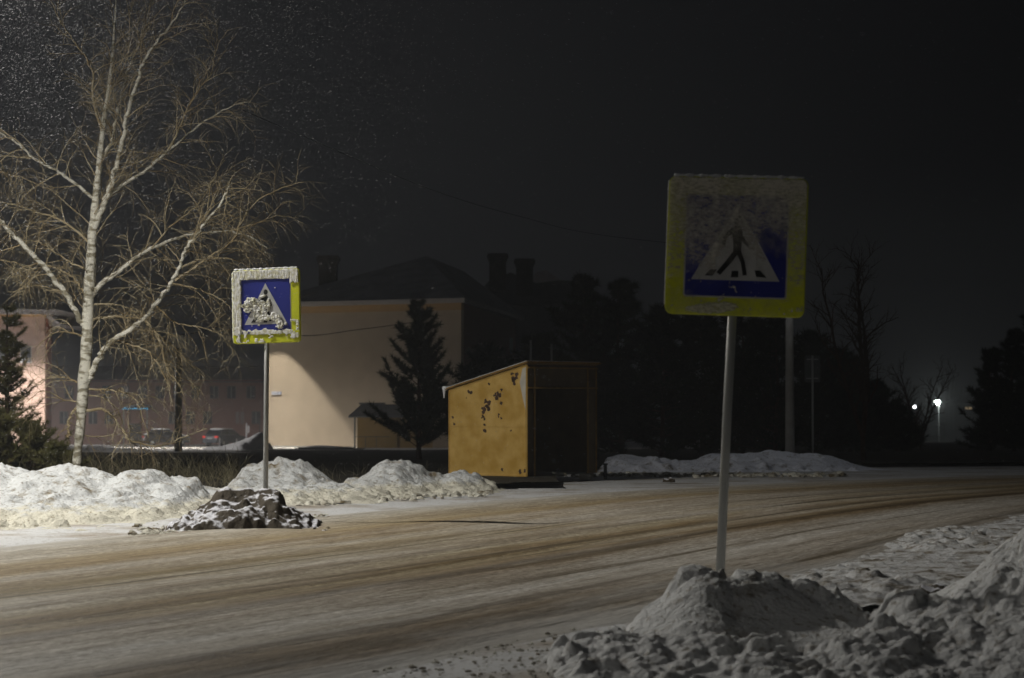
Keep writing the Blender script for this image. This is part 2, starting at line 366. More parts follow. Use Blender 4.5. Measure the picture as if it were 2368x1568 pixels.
fs = [(i * nv + k + 1, i * nv + k, (i + 1) * nv + k, (i + 1) * nv + k + 1) for i in range(len(cl) - 1) for k in range(nv - 1)]
me = bpy.data.meshes.new('road'); me.from_pydata(vs, [], fs); me.update()
ul = me.uv_layers.new(name='UVMap')
for lp in me.loops: ul.data[lp.index].uv = uvs[lp.vertex_index]
me.polygons.foreach_set('use_smooth', [True] * len(me.polygons)); me.materials.append(road_mat())
o = bpy.data.objects.new('road', me); COL.objects.link(o); tag(o, kind='structure')

# dark frozen verge beyond the banks
xs = np.arange(-60, 60.1, .8); yv = np.concatenate([np.arange(33, 60, .5), np.arange(60, 132, 3)])
X, Y = np.meshgrid(xs, yv)
edge = np.interp(X, [-60, -9, -4, 0, .4, 2, 20, 60], [33.5, 33.5, 36.3, 37.2, 44.5, 52.5, 60, 75])
Z = hg(Y) + .06 * fbm(X, Y, .5, 4, 9) + .06
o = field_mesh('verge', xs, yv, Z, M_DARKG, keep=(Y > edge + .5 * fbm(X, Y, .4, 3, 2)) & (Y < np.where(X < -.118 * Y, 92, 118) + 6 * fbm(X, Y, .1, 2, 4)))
tag(o, kind='structure')

xs = np.arange(14, 420, 6.0); yv = np.arange(112, 900, 8.0); X, Y = np.meshgrid(xs, yv)
o = field_mesh('field', xs, yv, hg(Y) + .08 + .05 * fbm(X, Y, .05, 3, 3), M_DARKG, keep=X > .1 * Y); tag(o, kind='structure')  # dark sheet laid over lit far snow so it looks unlit
# ------------------------------------------------------------------ snow banks from ridge lines
def ridge_bank(name, label, pts, res, wf, wb, m, clods=(), namp=.25, seed=0, cat='snow bank', group=None, p=1.5, pad=.4, csq=.85, brk=.10):
    """pts: (px, py, D) silhouette points of the ridge as photographed"""
    P = [Wp(*q) for q in pts]; rx = np.array([q.x for q in P]); ry = np.array([q.y for q in P]); rz = np.array([q.z for q in P]) - hg(ry)
    xs = np.arange(rx[0] - pad, rx[-1] + pad, res); yv = np.arange(ry.min() - wf * 1.25, ry.max() + wb * 1.25, res)
    X, Y = np.meshgrid(xs, yv)
    RY = np.interp(X, rx, ry); RZ = np.interp(X, rx, rz)
    w = 1 + .3 * fbm(X, Y, .8, 3, seed)
    d = np.where(Y < RY, (RY - Y) / wf, (Y - RY) / wb) * w
    endf = np.clip(np.minimum(X - xs[0], xs[-1] - X) / (pad * 1.2), 0, 1)
    H = RZ * np.clip(1 - d, 0, 1) ** p * 1.0
    H = H * (1 + namp * fbm(X, Y, 1.6, 5, seed + 3) * np.clip(d * 4, 0.15, 1)) + .07 * namp * fbm(X, Y, 5, 4, seed + 5)
    H = H * endf - .03 - .12 * np.clip(d - .9, 0, 1) - .05 * (1 - endf)
    H = H + .04 * fbm(X, Y, 2.2, 3, seed + 31) * (H > .05)
    if len(clods): splat(H, xs, yv, clods, csq, seed); H = blur(H, 1)
    H = H + (brk * bill(X + .3 * fbm(X, Y, 1.1, 2, seed), Y, 3.2, 5, seed + 8) - brk * .25) * (H > -.01)
    keep = H > -.06
    o = field_mesh(name, xs, yv, H + hg(Y), m, keep=keep)
    return tag(o, label, cat, group)
rnd = random.Random(11)
def clod_list(n, x0, x1, y0, y1, r0, r1, rs, sink=.25, pw=2.2):
    return [(rs.uniform(x0, x1), rs.uniform(y0, y1), r0 + (r1 - r0) * rs.random() ** pw, sink) for _ in range(n)]
G_BANK = 'ploughed snow banks along the road'
lb = [(-700, 1060, 30), (-300, 1064, 30), (-100, 1072, 30), (0, 1068, 29.8), (30, 1072, 29.8), (60, 1082, 29.9), (120, 1078, 30), (200, 1084, 30), (270, 1098, 30.2), (310, 1085, 30.2), (350, 1083, 30.3), (400, 1098, 30.5), (430, 1106, 30.5), (450, 1104, 30.5), (480, 1128, 31), (530, 1138, 31.5)]
cl1 = clod_list(700, -11, -3.2, 25.2, 30.6, .015, .075, rnd, .2, 2.5) + [(-5.0 + rnd.gauss(0, .55), 25.3 + rnd.gauss(0, .25), rnd.uniform(.03, .10), .3) for _ in range(90)] + [(-5.9 + rnd.gauss(0, .3), 25.9 + rnd.gauss(0, .2), rnd.uniform(.04, .11), .3) for _ in range(30)]
ridge_bank('snow_bank', 'long bright white snow bank on the left in front of the bare tree', lb, .035, 4.3, 1.6, M_SNOW, cl1, .30, 3, group=G_BANK, p=1.15, brk=.17)
jb = [(430, 1128, 32.5), (470, 1124, 32.5), (505, 1128, 32.6), (540, 1122, 32.8), (575, 1120, 33), (640, 1118, 33), (700, 1122, 33), (770, 1120, 33.3), (820, 1122, 33.5), (880, 1126, 33.8)]
ridge_bank('snow_bank', 'low broken snow ridge joining the left banks behind the sign post', jb, .035, 2.2, 1.4, M_SNOW, clod_list(420, -5.2, -1.8, 31, 33.6, .015, .09, rnd, .1, 2.2), .4, 19, group=G_BANK, p=.8, brk=.15)
mb = [(520, 1132, 34.5), (545, 1112, 34.6), (560, 1085, 34.8), (580, 1074, 35), (620, 1064, 35), (660, 1061, 35), (700, 1070, 35), (730, 1085, 35), (765, 1112, 34.8), (785, 1128, 34.8)]
ridge_bank('snow_bank', 'lumpy snow bank directly behind the small sign post', mb, .035, 1.9, 1.2, M_SNOW, clod_list(320, -4.6, -2.6, 33.3, 35.6, .015, .075, rnd, .2, 2.2), .5, 13, group=G_BANK, p=.9, brk=.17)
mb2 = [(780, 1130, 35), (800, 1112, 35.2), (835, 1102, 35.4), (870, 1072, 35.6), (890, 1062, 35.6), (925, 1062, 35.6), (960, 1078, 35.8), (990, 1094, 36), (1020, 1100, 36.2), (1050, 1088, 36.4), (1085, 1090, 36.6), (1120, 1108, 37), (1150, 1116, 37.5)]
ridge_bank('snow_bank', 'peaked snow bank between the small sign and the yellow shelter', mb2, .035, 2.1, 1.3, M_SNOW, clod_list(380, -2.8, -.3, 33.8, 37, .015, .08, rnd, .2, 2.2), .5, 23, group=G_BANK, p=.9, brk=.17)
rb = [(1392, 1085, 49.5), (1400, 1058, 49.8), (1425, 1048, 50.0), (1470, 1050, 50.0), (1500, 1052, 50.0), (1540, 1062, 50.0), (1600, 1062, 50.2), (1650, 1046, 50.5), (1700, 1046, 50.5), (1750, 1042, 50.8), (1800, 1039, 51.0), (1840, 1046, 51.0), (1890, 1046, 51.2), (1930, 1056, 51.4), (1980, 1075, 52.0), (2040, 1084, 52.0)]
ridge_bank('snow_bank', 'low bluish snow bank to the right of the yellow shelter', rb, .05, 1.5, 1.4, M_SNOW_BLUE, clod_list(330, 2.1, 8.4, 48.3, 49.8, .03, .12, rnd, -.1), .35, 33, group=G_BANK, p=.8, brk=.07)
ms = [(425, 1198, 25.3), (440, 1184, 25.3), (470, 1180, 25.3), (490, 1156, 25.3), (505, 1134, 25.3), (540, 1126, 25.3), (590, 1128, 25.3), (625, 1122, 25.3), (648, 1140, 25.3), (662, 1172, 25.3), (690, 1180, 25.3), (715, 1190, 25.4), (730, 1200, 25.4)]
ridge_bank('snow_clump', 'dark frozen clump dusted with snow at the foot of the small sign', ms, .018, .8, .6, M_SNOW_DIRTY, clod_list(520, -3.95, -2.2, 24.4, 25.35, .012, .05, rnd, .1), .6, 43, cat='frozen snow clump', p=.62, pad=.25, brk=.15)
# the bright drift in the yard, lit by the wall lamp of the cream house
fb = [(330, 1052, 150), (400, 1046, 150), (440, 1040, 150), (500, 1036, 150), (530, 1032, 150), (560, 1021, 150), (590, 1006, 150), (604, 999, 150), (610, 998, 150)]
ridge_bank('snow_bank', 'brightly lit far snow heap in front of the parked dark car', fb, .2, 11, 5, M_FRESH, (), .2, 53, group='snow heaps in the yard', p=.9, pad=.35, brk=.3)
fb2 = [(60, 1044, 120), (130, 1034, 120), (200, 1030, 120), (330, 1040, 122), (400, 1052, 124)]
ridge_bank('snow_bank', 'thin pinkish snow ridge seen behind the bare tree trunk', fb2, .2, 4, 3, M_FRESH, (), .3, 63, group='snow heaps in the yard', p=.9, pad=1.5, brk=.2)

# foreground heap, bottom right --------------------------------------
def foreground():
    res = .0115
    xs = np.arange(0.05, 6.2, res); yv = np.arange(10.9, 17.2, res); X, Y = np.meshgrid(xs, yv)
    H = -.10 + .012 * fbm(X, Y, 1.5, 4, 71)
    def ridge(pts, wf, wb, p=1.0, namp=.2, seed=0):
        P = [Wp(*q) for q in pts]; rx = np.array([q.x for q in P]); ry = np.array([q.y for q in P]); rz = np.array([q.z for q in P])
        RY = np.interp(X, rx, ry) + .05 * fbm(X, Y, 2, 3, seed); RZ = np.interp(X, rx, rz)
        xx = np.arange(rx[0], rx[-1], .02); zz = np.interp(xx, rx, rz); kk = np.hanning(31); kk /= kk.sum(); zs = np.convolve(np.pad(zz, 15, mode='edge'), kk, 'valid'); RZs = np.interp(X, xx, zs)
        dd = np.where(Y < RY, (RY - Y) / wf, 0); w_ = np.clip(dd * 5, 0, 1); RZ = RZ * (1 - w_) + RZs * w_
        RZ = np.where((X < rx[0]), RZ - (rx[0] - X) * .8, RZ); RZ = np.where((X > rx[-1]), RZ - (X - rx[-1]) * .22, RZ)
        d = np.where(Y < RY, (RY - Y) / wf, (Y - RY) / wb) * (1 + .25 * fbm(X, Y, 1.2, 3, seed + 1))
        return -.10 * (1 - np.clip(RZ / .06, 0, 1)) + np.maximum(RZ, 0) * np.clip(1 - d, 0, 1) ** p * (1 + namp * fbm(X, Y, 3, 4, seed + 2) * np.clip(d * 3, 0, 1)) - .04 * np.clip(d, 0, 1.5)
    m1 = ridge([(1440, 1468, 13.6), (1490, 1418, 13.6), (1530, 1385, 13.6), (1552, 1340, 13.6), (1575, 1310, 13.6), (1600, 1293, 13.6), (1635, 1298, 13.6), (1655, 1335, 13.6), (1675, 1350, 13.7), (1690, 1335, 13.7), (1705, 1312, 13.7), (1750, 1316, 13.7), (1790, 1332, 13.7), (1810, 1345, 13.7), (1860, 1342, 13.7), (1880, 1352, 13.7), (1930, 1368, 13.6), (1980, 1400, 13.6), (2030, 1440, 13.5), (2060, 1470, 13.5)], .80, .75, .8, .06, 81)
    m2 = ridge([(1230, 1530, 12.5), (1290, 1482, 12.5), (1350, 1462, 12.6), (1420, 1446, 12.7), (1500, 1448, 12.6), (1560, 1462, 12.5), (1620, 1455, 12.4), (1680, 1462, 12.3), (1740, 1470, 12.2), (1800, 1492, 12.1), (1860, 1518, 12.0), (1900, 1498, 12.0), (1950, 1472, 12.0), (2010, 1456, 12.1), (2060, 1452, 12.2), (2120, 1480, 12.2), (2200, 1460, 12.2), (2300, 1420, 12.2), (2367, 1400, 12.2), (2450, 1380, 12.2)], 1.6, .28, .75, .3, 91)
    m2 = m2 - .03
    m3 = ridge([(2020, 1470, 13.1), (2045, 1400, 13.1), (2075, 1378, 13.1), (2130, 1366, 13.2), (2175, 1392, 13.1), (2215, 1392, 13.0), (2255, 1360, 13.0), (2290, 1326, 13.0), (2320, 1332, 13.0), (2345, 1318, 12.9), (2367, 1312, 12.9), (2460, 1290, 12.9)], 1.2, .9, .8, .3, 101)
    m4 = ridge([(2150, 1400, 15), (2200, 1350, 15), (2260, 1302, 15), (2310, 1268, 15), (2345, 1246, 15), (2367, 1228, 15), (2460, 1180, 15)], 1.5, 1.2, 1.0, .2, 111)
    H = np.maximum.reduce([H, m1, m2, m3, m4])
    r = random.Random(5)
    cl = []
    def at(px, py, D): q = Wp(px, py, D); return q.x, q.y
    for _ in range(420):                       # broken rubble in front
        px = r.uniform(1240, 2050); D = r.uniform(11.3, 12.9 if px < 1450 else 12.4)
        if px < 1500 and r.random() < .3: continue
        x, y = at(px, 1500, D)
        cl.append((x, y, .02 + .055 * r.random() ** 1.6, .25))
    for _ in range(150):
        x, y = at(r.uniform(1480, 2080), 1500, r.gauss(12.1, .10)); cl.append((x, y, r.uniform(.025, .06), .35))
    for _ in range(60):                        # along the crest of the heap by the post
        px = r.uniform(1560, 2040); x, y = at(px, 1400, 13.62 + r.gauss(0, .08)); cl.append((x, y, r.uniform(.03, .075), .75))
    for px, py, rr in [(1598, 1300, .10), (1640, 1305, .09), (1720, 1320, .11), (1765, 1325, .10), (1835, 1350, .08), (1890, 1360, .09)]:
        x, y = at(px, py, 13.6); cl.append((x, y, rr, .7))
    for _ in range(520):                       # right heap is all lumps
        px = r.uniform(2030, 2420); x, y = at(px, 1400, r.uniform(11.5, 14.2)); cl.append((x, y, .02 + .08 * r.random() ** 2.0, .45))
    for px, D, rr in [(1415, 12.75, .075), (1375, 12.9, .05), (1450, 12.85, .06), (1545, 12.7, .07), (2085, 13.1, .11), (2320, 13.0, .11), (2290, 12.9, .09)]:
        x, y = at(px, 1450, D); cl.append((x, y, rr, .3))
    H += (.10 * bill(X + .2 * fbm(X, Y, 1.5, 2, 3), Y + .2 * fbm(X, Y, 1.5, 2, 4), 2.3, 2, 171) - .035) * np.clip(H / .12, 0, 1)
    H0 = H.copy(); splat(H, xs, yv, cl, .9, 7)
    H = blur(H, 1)
    smooth = np.exp(-(((X - 1.78 + .15 * fbm(X, Y, 2, 3, 7)) / .62) ** 2 + ((Y - 13.02 + .1 * fbm(X, Y, 3, 3, 9)) / .44) ** 2) ** 3)
    H = H * (1 - smooth) + (blur(H0, 60) - .035) * smooth; amp = np.clip(.55 + 1.5 * fbm(X, Y, 1.7, 3, 151), .15, 1.2)
    wx = X + .12 * fbm(X, Y, 3, 3, 131); wy = Y + .12 * fbm(X, Y, 3, 3, 137)
    H += (.085 * amp * bill(wx, wy, 5.5, 6, 121) ** .85 - .018) * np.clip((H + .05) / .08, 0, 1) * (1 - .93 * smooth) + .006 * fbm(X, Y, 22, 3, 141)
    o = field_mesh('snow_heap', xs, yv, H, M_SNOW_FG, keep=H > -.028)
    tag(o, 'big lumpy grey snow heap around the foot of the large sign post', 'snow heap')
foreground()

# rubble lying on the flat snow (countless small clods) ---------------
def lump(mb, c, r, rs, n=1):
    vs = []; 
    A = [(0, 0, 1)] + [(math.cos(a) * math.sin(t), math.sin(a) * math.sin(t), math.cos(t)) for t in (1.0, 1.75) for a in [k * math.pi / 3 + (t > 1.5) * .5 for k in range(6)]]
    s = [rs.uniform(.7, 1.25) for _ in A]; sx, sy, sz = rs.uniform(.8, 1.4), rs.uniform(.8, 1.2), rs.uniform(.55, .9); a = rs.uniform(0, 6.28); ca, sa = math.cos(a), math.sin(a)
    for (x, y, z), k in zip(A, s):
        x *= r * k * sx; y *= r * k * sy; z *= r * k * sz
        vs.append((c[0] + x * ca - y * sa, c[1] + x * sa + y * ca, c[2] + z))
    fs = [(0, 1 + k, 1 + (k + 1) % 6) for k in range(6)]
    for k in range(6):
        k2 = (k + 1) % 6; fs += [(1 + k, 7 + k, 1 + k2), (1 + k2, 7 + k, 7 + k2)]
    mb.add(vs, fs)
def scatter(name, label_kind, m, spots, seed):
    rs = random.Random(seed); mb = MB()
    for (x, y, r) in spots: lump(mb, (x, y, float(hg(y)) - .02), r, rs)
    o = mb.build(name, m, smooth=False); tag(o, kind='stuff', label=label_kind); return o
def trampled():
    res = .03; xs = np.arange(1.9, 10.5, res); yv = np.arange(15.5, 31, res); X, Y = np.meshgrid(xs, yv)
    ex = np.interp(Y, [15.5, 18.9, 22.9, 26.1, 29.7, 31], [1.6, 2.4, 3.75, 5.25, 7.0, 7.7]) + .35 * fbm(X, Y, .7, 4, 201)
    m = np.clip((X - ex) / .5, 0, 1); m2 = np.clip(.5 + 1.6 * fbm(X, Y, .5, 3, 203), .15, 1)
    H = -.05 + m * (.03 + .14 * m2 * bill(X + .1 * fbm(X, Y, 2, 2, 5), Y * .8, 3.4, 5, 207)); H += .05 * np.clip((X - ex - 1.6) / 2.0, 0, 1)
    r = random.Random(8); cl = []
    for _ in range(900):
        y = r.uniform(16, 30); e = float(np.interp(y, [15.5, 18.9, 22.9, 26.1, 29.7, 31], [1.6, 2.4, 3.75, 5.25, 7.0, 7.7])); cl.append((e + abs(r.gauss(.1, .9)), y, .02 + .06 * r.random() ** 2.4, .35))
    splat(H, xs, yv, cl, .8, 17)
    o = field_mesh('snow_verge', xs, yv, H + hg(Y), M_SNOW_TR, keep=H > -.04); tag(o, 'trampled crumbly snow along the right roadside', kind='stuff')
trampled()
rs = random.Random(21)
sp = []
for _ in range(420):
    px = rs.uniform(300, 760); py = rs.gauss(0, 9) + np.interp(px, [300, 450, 700], [1228, 1212, 1194])
    D = 7522 / (py - 912); q = Wp(px, py, D); sp.append((q.x, q.y, .012 + .045 * rs.random() ** 2.2))
for _ in range(260):
    px = rs.uniform(690, 1130); py = rs.gauss(0, 3.5) + np.interp(px, [690, 1130], [1152, 1128])
    D = 7522 / (py - 912); q = Wp(px, py, D); sp.append((q.x, q.y, .02 + .055 * rs.random() ** 2.2))
for _ in range(260):
    px = rs.uniform(1240, 1800) if rs.random() < .3 else rs.uniform(1390, 1950); py = rs.gauss(1082, 3)
    D = 7522 / (py - 912); q = Wp(px, py, D); sp.append((q.x, q.y, .03 + .07 * rs.random() ** 2.2))
scatter('snow_rubble', 'small dirty clods of snow strewn along the far road edge', M_SNOW_YEL, sp, 4)
sp = []
for _ in range(700):
    px = rs.uniform(700, 1600); py = rs.uniform(1440, 1568)
    if py < np.interp(px, [700, 1250, 1600], [1568, 1450, 1400]): continue
    D = 7522 / (py - 912); q = Wp(px, py, D); sp.append((q.x, q.y, .006 + .016 * rs.random() ** 2.5))
scatter('snow_rubble', 'tiny grains of ice on the near road shoulder', M_SNOW_YEL, sp, 6)
def single_clod(px, py, r, label, m, cat='snow chunk', dz=0):
    D = 7522 / (py - 912); q = Wp(px, py, D)
    res = r / 14; xs = np.arange(-1.5 * r, 1.5 * r, res); X, Y = np.meshgrid(xs, xs); H = np.zeros_like(X) - .02
    splat(H, xs, xs, [(0, 0, r, 0), (r * .5, .1 * r, r * .6, 0), (-.5 * r, 0, r * .55, 0)], .8, int(px) % 13)
    o = field_mesh('snow_chunk', xs, xs, H, m, keep=H > -.015); o.location = (q.x, q.y, float(hg(q.y)) + dz)
    tag(o, label, cat, 'loose chunks of frozen snow'); return o
single_clod(2160, 1385, .12, 'dark rounded ice chunk behind the right snow heap', M_SNOW_DIRTY, dz=.05)
single_clod(2218, 1368, .06, 'small ice chunk right of the dark rounded chunk', M_SNOW_DIRTY, dz=.05)
single_clod(1545, 1102, .10, 'lone dark clod on the road before the bluish snow bank', M_SNOW_DIRTY)
single_clod(750, 1220, .035, 'tiny dark clod on the road right of the small sign', M_SNOW_DIRTY)
single_clod(948, 1142, .09, 'sandy clod on the snow edge before the peaked bank', M_SNOW_YEL)

# ------------------------------------------------------------------ crossing signs
def rrect(w, h, r, n=6, cx=0, cz=0):
    o = []
    for (sx, sz, a0) in ((1, 1, 0), (-1, 1, 90), (-1, -1, 180), (1, -1, 270)):
        for k in range(n + 1):
            a = R(a0 + 90 * k / n); o.append((cx + sx * (w / 2 - r) + r * math.cos(a), cz + sz * (h / 2 - r) + r * math.sin(a)))
    return o
def plate(mb, poly, y0, y1):
    """extruded outline facing -Y (front at y0)"""
    mb.prism([(x, y0, z) for x, z in poly], (0, y1 - y0, 0))
def crossing_sign(label, cover, base, top, yaw, roll, size, postr, seed, frost):
    root = empty('crossing_sign', base); tag(root, label, 'road sign', 'pedestrian crossing signs')
    S = size; zc = (top - Vector(base))                        # panel centre relative to base
    Mx = Matrix.Translation(zc) @ Matrix.Rotation(yaw, 4, 'Z') @ Matrix.Rotation(roll, 4, 'Y')
    def put(mb, name, m, par=root, smooth=False):
        mb.v = [tuple(Mx @ Vector(v)) for v in mb.v]; return mb.build(name, m, par, smooth)
    mb = MB(); down = Vector((0, 0, -.25)); tp = Mx @ Vector((0.0, .055, S * .35))
    mb.tube([down, tp * .5 , tp], postr, 14); mb.build('post', M_GALV, root, True)
    # backing panel with rolled rim
    mb = MB()
    outer = rrect(S, S, S * .055); inner = rrect(S - .02, S - .02, S * .05)
    n = len(outer)
    vs = [(x, .030, z) for x, z in outer] + [(x, .004, z) for x, z in outer] + [(x, 0, z) for x, z in inner]
    fs = [tuple(range(n)), tuple(range(3 * n - 1, 2 * n - 1, -1))]
    for a in (0, n):
        for i in range(n):
            j = (i + 1) % n; fs.append((a + j, a + i, a + n + i, a + n + j))
    mb.add(vs, fs); panel = put(mb, 'panel', M_YEL)
    mb = MB(); plate(mb, rrect(S - .03, S - .03, S * .045), .031, .034); put(mb, 'panel_back', M_BACK)
    q = .72 * S
    mb = MB(); plate(mb, rrect(q + .02, q + .02, .02), -.002, .001); put(mb, 'white_border', M_WHITEF)
    mb = MB(); plate(mb, rrect(q, q, .015), -.004, -.0015); face = put(mb, 'blue_face', M_BLUE)
    # triangle and figure in units of the blue square (-.5 .. .5)
    def U(pts): return [(x * q, z * q) for x, z in pts]
    mb = MB(); plate(mb, U([(-.44, -.34), (.44, -.34), (0, .43)]), -.006, -.0035); put(mb, 'white_triangle', M_WHITEF, panel)
    mb = MB()
    head = [(.005 + .042 * math.cos(a), .265 + .05 * math.sin(a)) for a in [k * math.pi / 6 for k in range(12)]]
    shapes = [head,
              [(-.02, .205), (.035, .205), (.06, .14), (.05, -.02), (.055, -.07), (-.03, -.06), (-.03, .02), (-.045, .12)],
              [(-.03, .20), (-.04, .13), (-.10, .07), (-.115, -.01), (-.15, .0), (-.135, .095), (-.07, .17)],
              [(.04, .19), (.06, .11), (.105, .05), (.135, .02), (.115, -.005), (.07, .035), (.035, .09)],
              [(-.03, -.05), (.02, -.075), (-.04, -.16), (-.15, -.29), (-.19, -.265), (-.10, -.15)],
              [(.0, -.06), (.055, -.06), (.09, -.15), (.115, -.285), (.075, -.29), (.05, -.16)],
              [(-.305, -.30), (-.225, -.30), (-.185, -.235), (-.25, -.235)],
              [(-.045, -.31), (.03, -.31), (.03, -.245), (-.035, -.245)],
              [(.21, -.30), (.31, -.305), (.245, -.235), (.19, -.235)]]
    for k, s in enumerate(shapes): plate(mb, U(s), -.0078 - .0003 * k, -.0055)
    put(mb, 'pedestrian_symbol', M_BLACK, panel)
    # clamps
    for z in (S * .3, -S * .3):
        mb = MB(); mb.box((0, .05, z), (.16, .012, .035)); mb.tube([(-.06, .05, z), (-.06, .085, z), (0, .10, z), (.06, .085, z), (.06, .05, z)], .006, 5); put(mb, 'clamp', M_BACK)
    # snow plastered on the face, a relief skin
    res = S / 200 if frost < 1 else S / 240
    g1 = np.arange(-S / 2, S / 2, res); X, Z = np.meshgrid(g1, g1); 
    inside = (np.abs(X) < S / 2 - .006) & (np.abs(Z) < S / 2 - .006)
    rc = S * .055; dxx = np.maximum(np.abs(X) - (S / 2 - rc), 0); dzz = np.maximum(np.abs(Z) - (S / 2 - rc), 0); inside &= (dxx ** 2 + dzz ** 2) < (rc - .004) ** 2
    T = cover(X / q, Z / q, X, Z, seed)                        # thickness in metres, <=0 = bare
    keep = inside & (T > 0)
    Yh = -.009 - np.clip(T, 0, .05)
    nx = len(g1); ids = -np.ones(X.shape, int); co = []; fs = []
    kk = keep
    cells = kk[:-1, :-1] & kk[1:, :-1] & kk[:-1, 1:] & kk[1:, 1:]
    used = np.zeros_like(kk); used[:-1, :-1] |= cells; used[1:, :-1] |= cells; used[:-1, 1:] |= cells; used[1:, 1:] |= cells
    full = np.zeros_like(kk, dtype=int)
    full[:-1, :-1] += cells; full[1:, :-1] += cells; full[:-1, 1:] += cells; full[1:, 1:] += cells
    Yh = np.where(full < 4, -.0085, Yh)
    jj, ii = np.nonzero(used); ids[jj, ii] = np.arange(len(jj))
    co = [(X[a, b], Yh[a, b], Z[a, b]) for a, b in zip(jj, ii)]
    cj, ci = np.nonzero(cells)
    fs = [(ids[a, b], ids[a, b + 1], ids[a + 1, b + 1], ids[a + 1, b]) for a, b in zip(cj, ci)]
    mb = MB(); mb.v = co; mb.f = fs
    o = put(mb, 'snow_crust', M_CRUST if frost < 1 else M_FROST, root, True)
    if frost > 1:
        at_ = o.data.attributes.new('frost', 'FLOAT', 'POINT'); at_.data.foreach_set('value', [float(FROST_D[a, b]) for a, b in zip(jj, ii)])
    # snow cap on the top edge, with ragged thickness
    mb = MB(); rs2 = random.Random(seed); N = 90
    pts = []; rad = []
    for k in range(N + 1):
        x = -S / 2 + .03 + (S - .06) * k / N
        pts.append((x, .012, S / 2 + .003)); rad.append(.009 + .006 * rs2.random() + .003 * math.sin(k * .7))
    mb.tube(pts, rad, 7)
    put(mb, 'snow_cap', M_FRESH, root, True); mb = MB()
    pts = [(-S / 2 - .001, .012, S / 2 - .03 - (S * .9) * k / 60) for k in range(61)]; mb.tube(pts, [.0045 + .004 * rs2.random() for _ in pts], 6)
    put(mb, 'snow_cap', M_FRESH, root, True)
    for k in range(1 if frost < 1 else 0):
        x = -.02; mb = MB(); mb.tube([(x, .0, -S / 2 + .004), (x + .003, .0, -S / 2 - .012 - .03 * rs2.random() ** 2)], [.008, .002], 5); put(mb, 'icicle', M_FRESH, root, True)
    return root
def cover_left(u, v, X, Z, seed):
    n = fbm(X, Z, 22, 4, seed); nb = fbm(X, Z, 6, 3, seed + 9); lum = np.abs(fbm(X, Z, 34, 3, seed + 4))
    T = np.full(X.shape, -1.0)
    band = .004 + .007 * (fbm(X * 1.6, Z * .55, 40, 3, seed + 2) * .5 + .5)
    left = (u < -.50 + .02 * n); top = (v > .50 - .02 * n) & (u < .64 + .1 * n); T = np.where((left & (v > -.52 + .04 * n)) | top, band, T)
    T = np.where((u > .5) & (v > .42 + .04 * n), band * .8, T)
    bot = (v < -.52) & (n + .35 * nb - .05 * (v + .6) * 10 > .02 + .25 * (u > .1)); T = np.where(bot, .004 + .004 * lum, T)
    botb = (v < -.44 + .05 * n) & (v > -.53) & (n > -.25); T = np.where(botb, .003, T)
    T = np.where((u > .50) & (v < -.28 + .08 * n) & (n + nb > -.25), .005 + .01 * lum, T)
    e = ((u + .30) / .19) ** 2 + ((v - .03) / .16) ** 2 + .8 * n; T = np.where(e < .9, .012 + .022 * lum, T)
    e = ((u + .12) / .2) ** 2 + ((v + .08) / .17) ** 2 + 1.1 * n; T = np.where(e < .95, .008 + .018 * lum, T)
    e = ((u + .1) / .2) ** 2 + ((v - .19) / .04) ** 2 + 1.1 * n; T = np.where((e < .8) & (u > -.12), .008 + .01 * lum, T)
    e = ((u - .05) / .30) ** 2 + ((v + .22) / .10) ** 2 + 1.6 * n + .8 * nb; T = np.where(e < .75, .006 + .012 * lum, T)
    e = ((u - .06) / .05) ** 2 + ((v - .02) / .14) ** 2 + 1.4 * n; T = np.where(e < .7, .006 + .01 * lum, T)
    e = ((u - .30) / .13) ** 2 + ((v + .34) / .08) ** 2 + 1.6 * n; T = np.where(e < .8, .008 + .015 * lum, T)
    e = ((u - .20) / .08) ** 2 + ((v + .2) / .06) ** 2 + 1.6 * n; T = np.where(e < .7, .006 + .015 * lum, T)
    T = np.where((v < -.34) & (v > -.46) & (n > .32), .003, T)
    e = ((u - .20) ** 2 + (v - .34) ** 2); T = np.where(e < .00022, .006, T)
    return T
def cover_right(u, v, X, Z, seed):
    n = fbm(X, Z, 30, 4, seed); nb = fbm(X, Z, 5, 3, seed + 9); st = fbm(X * .5 + Z * .3, Z, 46, 3, seed + 5)
    # frost thickens towards the top; below it thins to specks
    dens = .62 * np.clip((v + .34) / .5, 0, 1) + .25 * nb - .34 * np.clip((.30 - v) / .15, 0, 1) * np.clip((u - .12) / .2, 0, 1)
    tri = (np.abs(u) < (.40 - v) * .583) & (v > -.32)
    dens = dens + .30 * tri * np.clip((v + .3) / .2, 0, 1); fig = (np.abs(u) < .2) & (v < .0); dens = np.where(fig, dens - .42 * np.clip(-v / .12, 0, 1), dens); dens = dens * (1 - .62 * np.exp(-((u / .15) ** 2 + ((v - .06) / .24) ** 2) ** 2))
    rim = (np.abs(u) > .52) | (np.abs(v) > .52)
    dens = np.where(rim, .10 + .80 * np.clip((v + .4) / 1.0, 0, 1) ** 1.3 + .2 * nb, dens)
    global FROST_D; FROST_D = np.clip(dens + .10 * (np.abs(u) > .18) * (v > -.33) + .22 * n + .12 * st, 0, 1)
    T = np.where(FROST_D < .02, -1.0, .001 + .0012 * (n + 1))
    spk = (v < -.30) & (n > .50); T = np.where(spk, .0025, T); FROST_D = np.where(spk, .8, FROST_D)
    e = ((u + .22) / .26) ** 2 + ((v + .62 - .08 * (u + .2)) / .055) ** 2 + .5 * n; T = np.where((e < 1), .004, T); FROST_D = np.where(e < 1, .75, FROST_D)
    return T
bl = Wp(613, 1196, 26.0); bl.z = 0
cl_ = Wp(614.5, 708, 26.0)
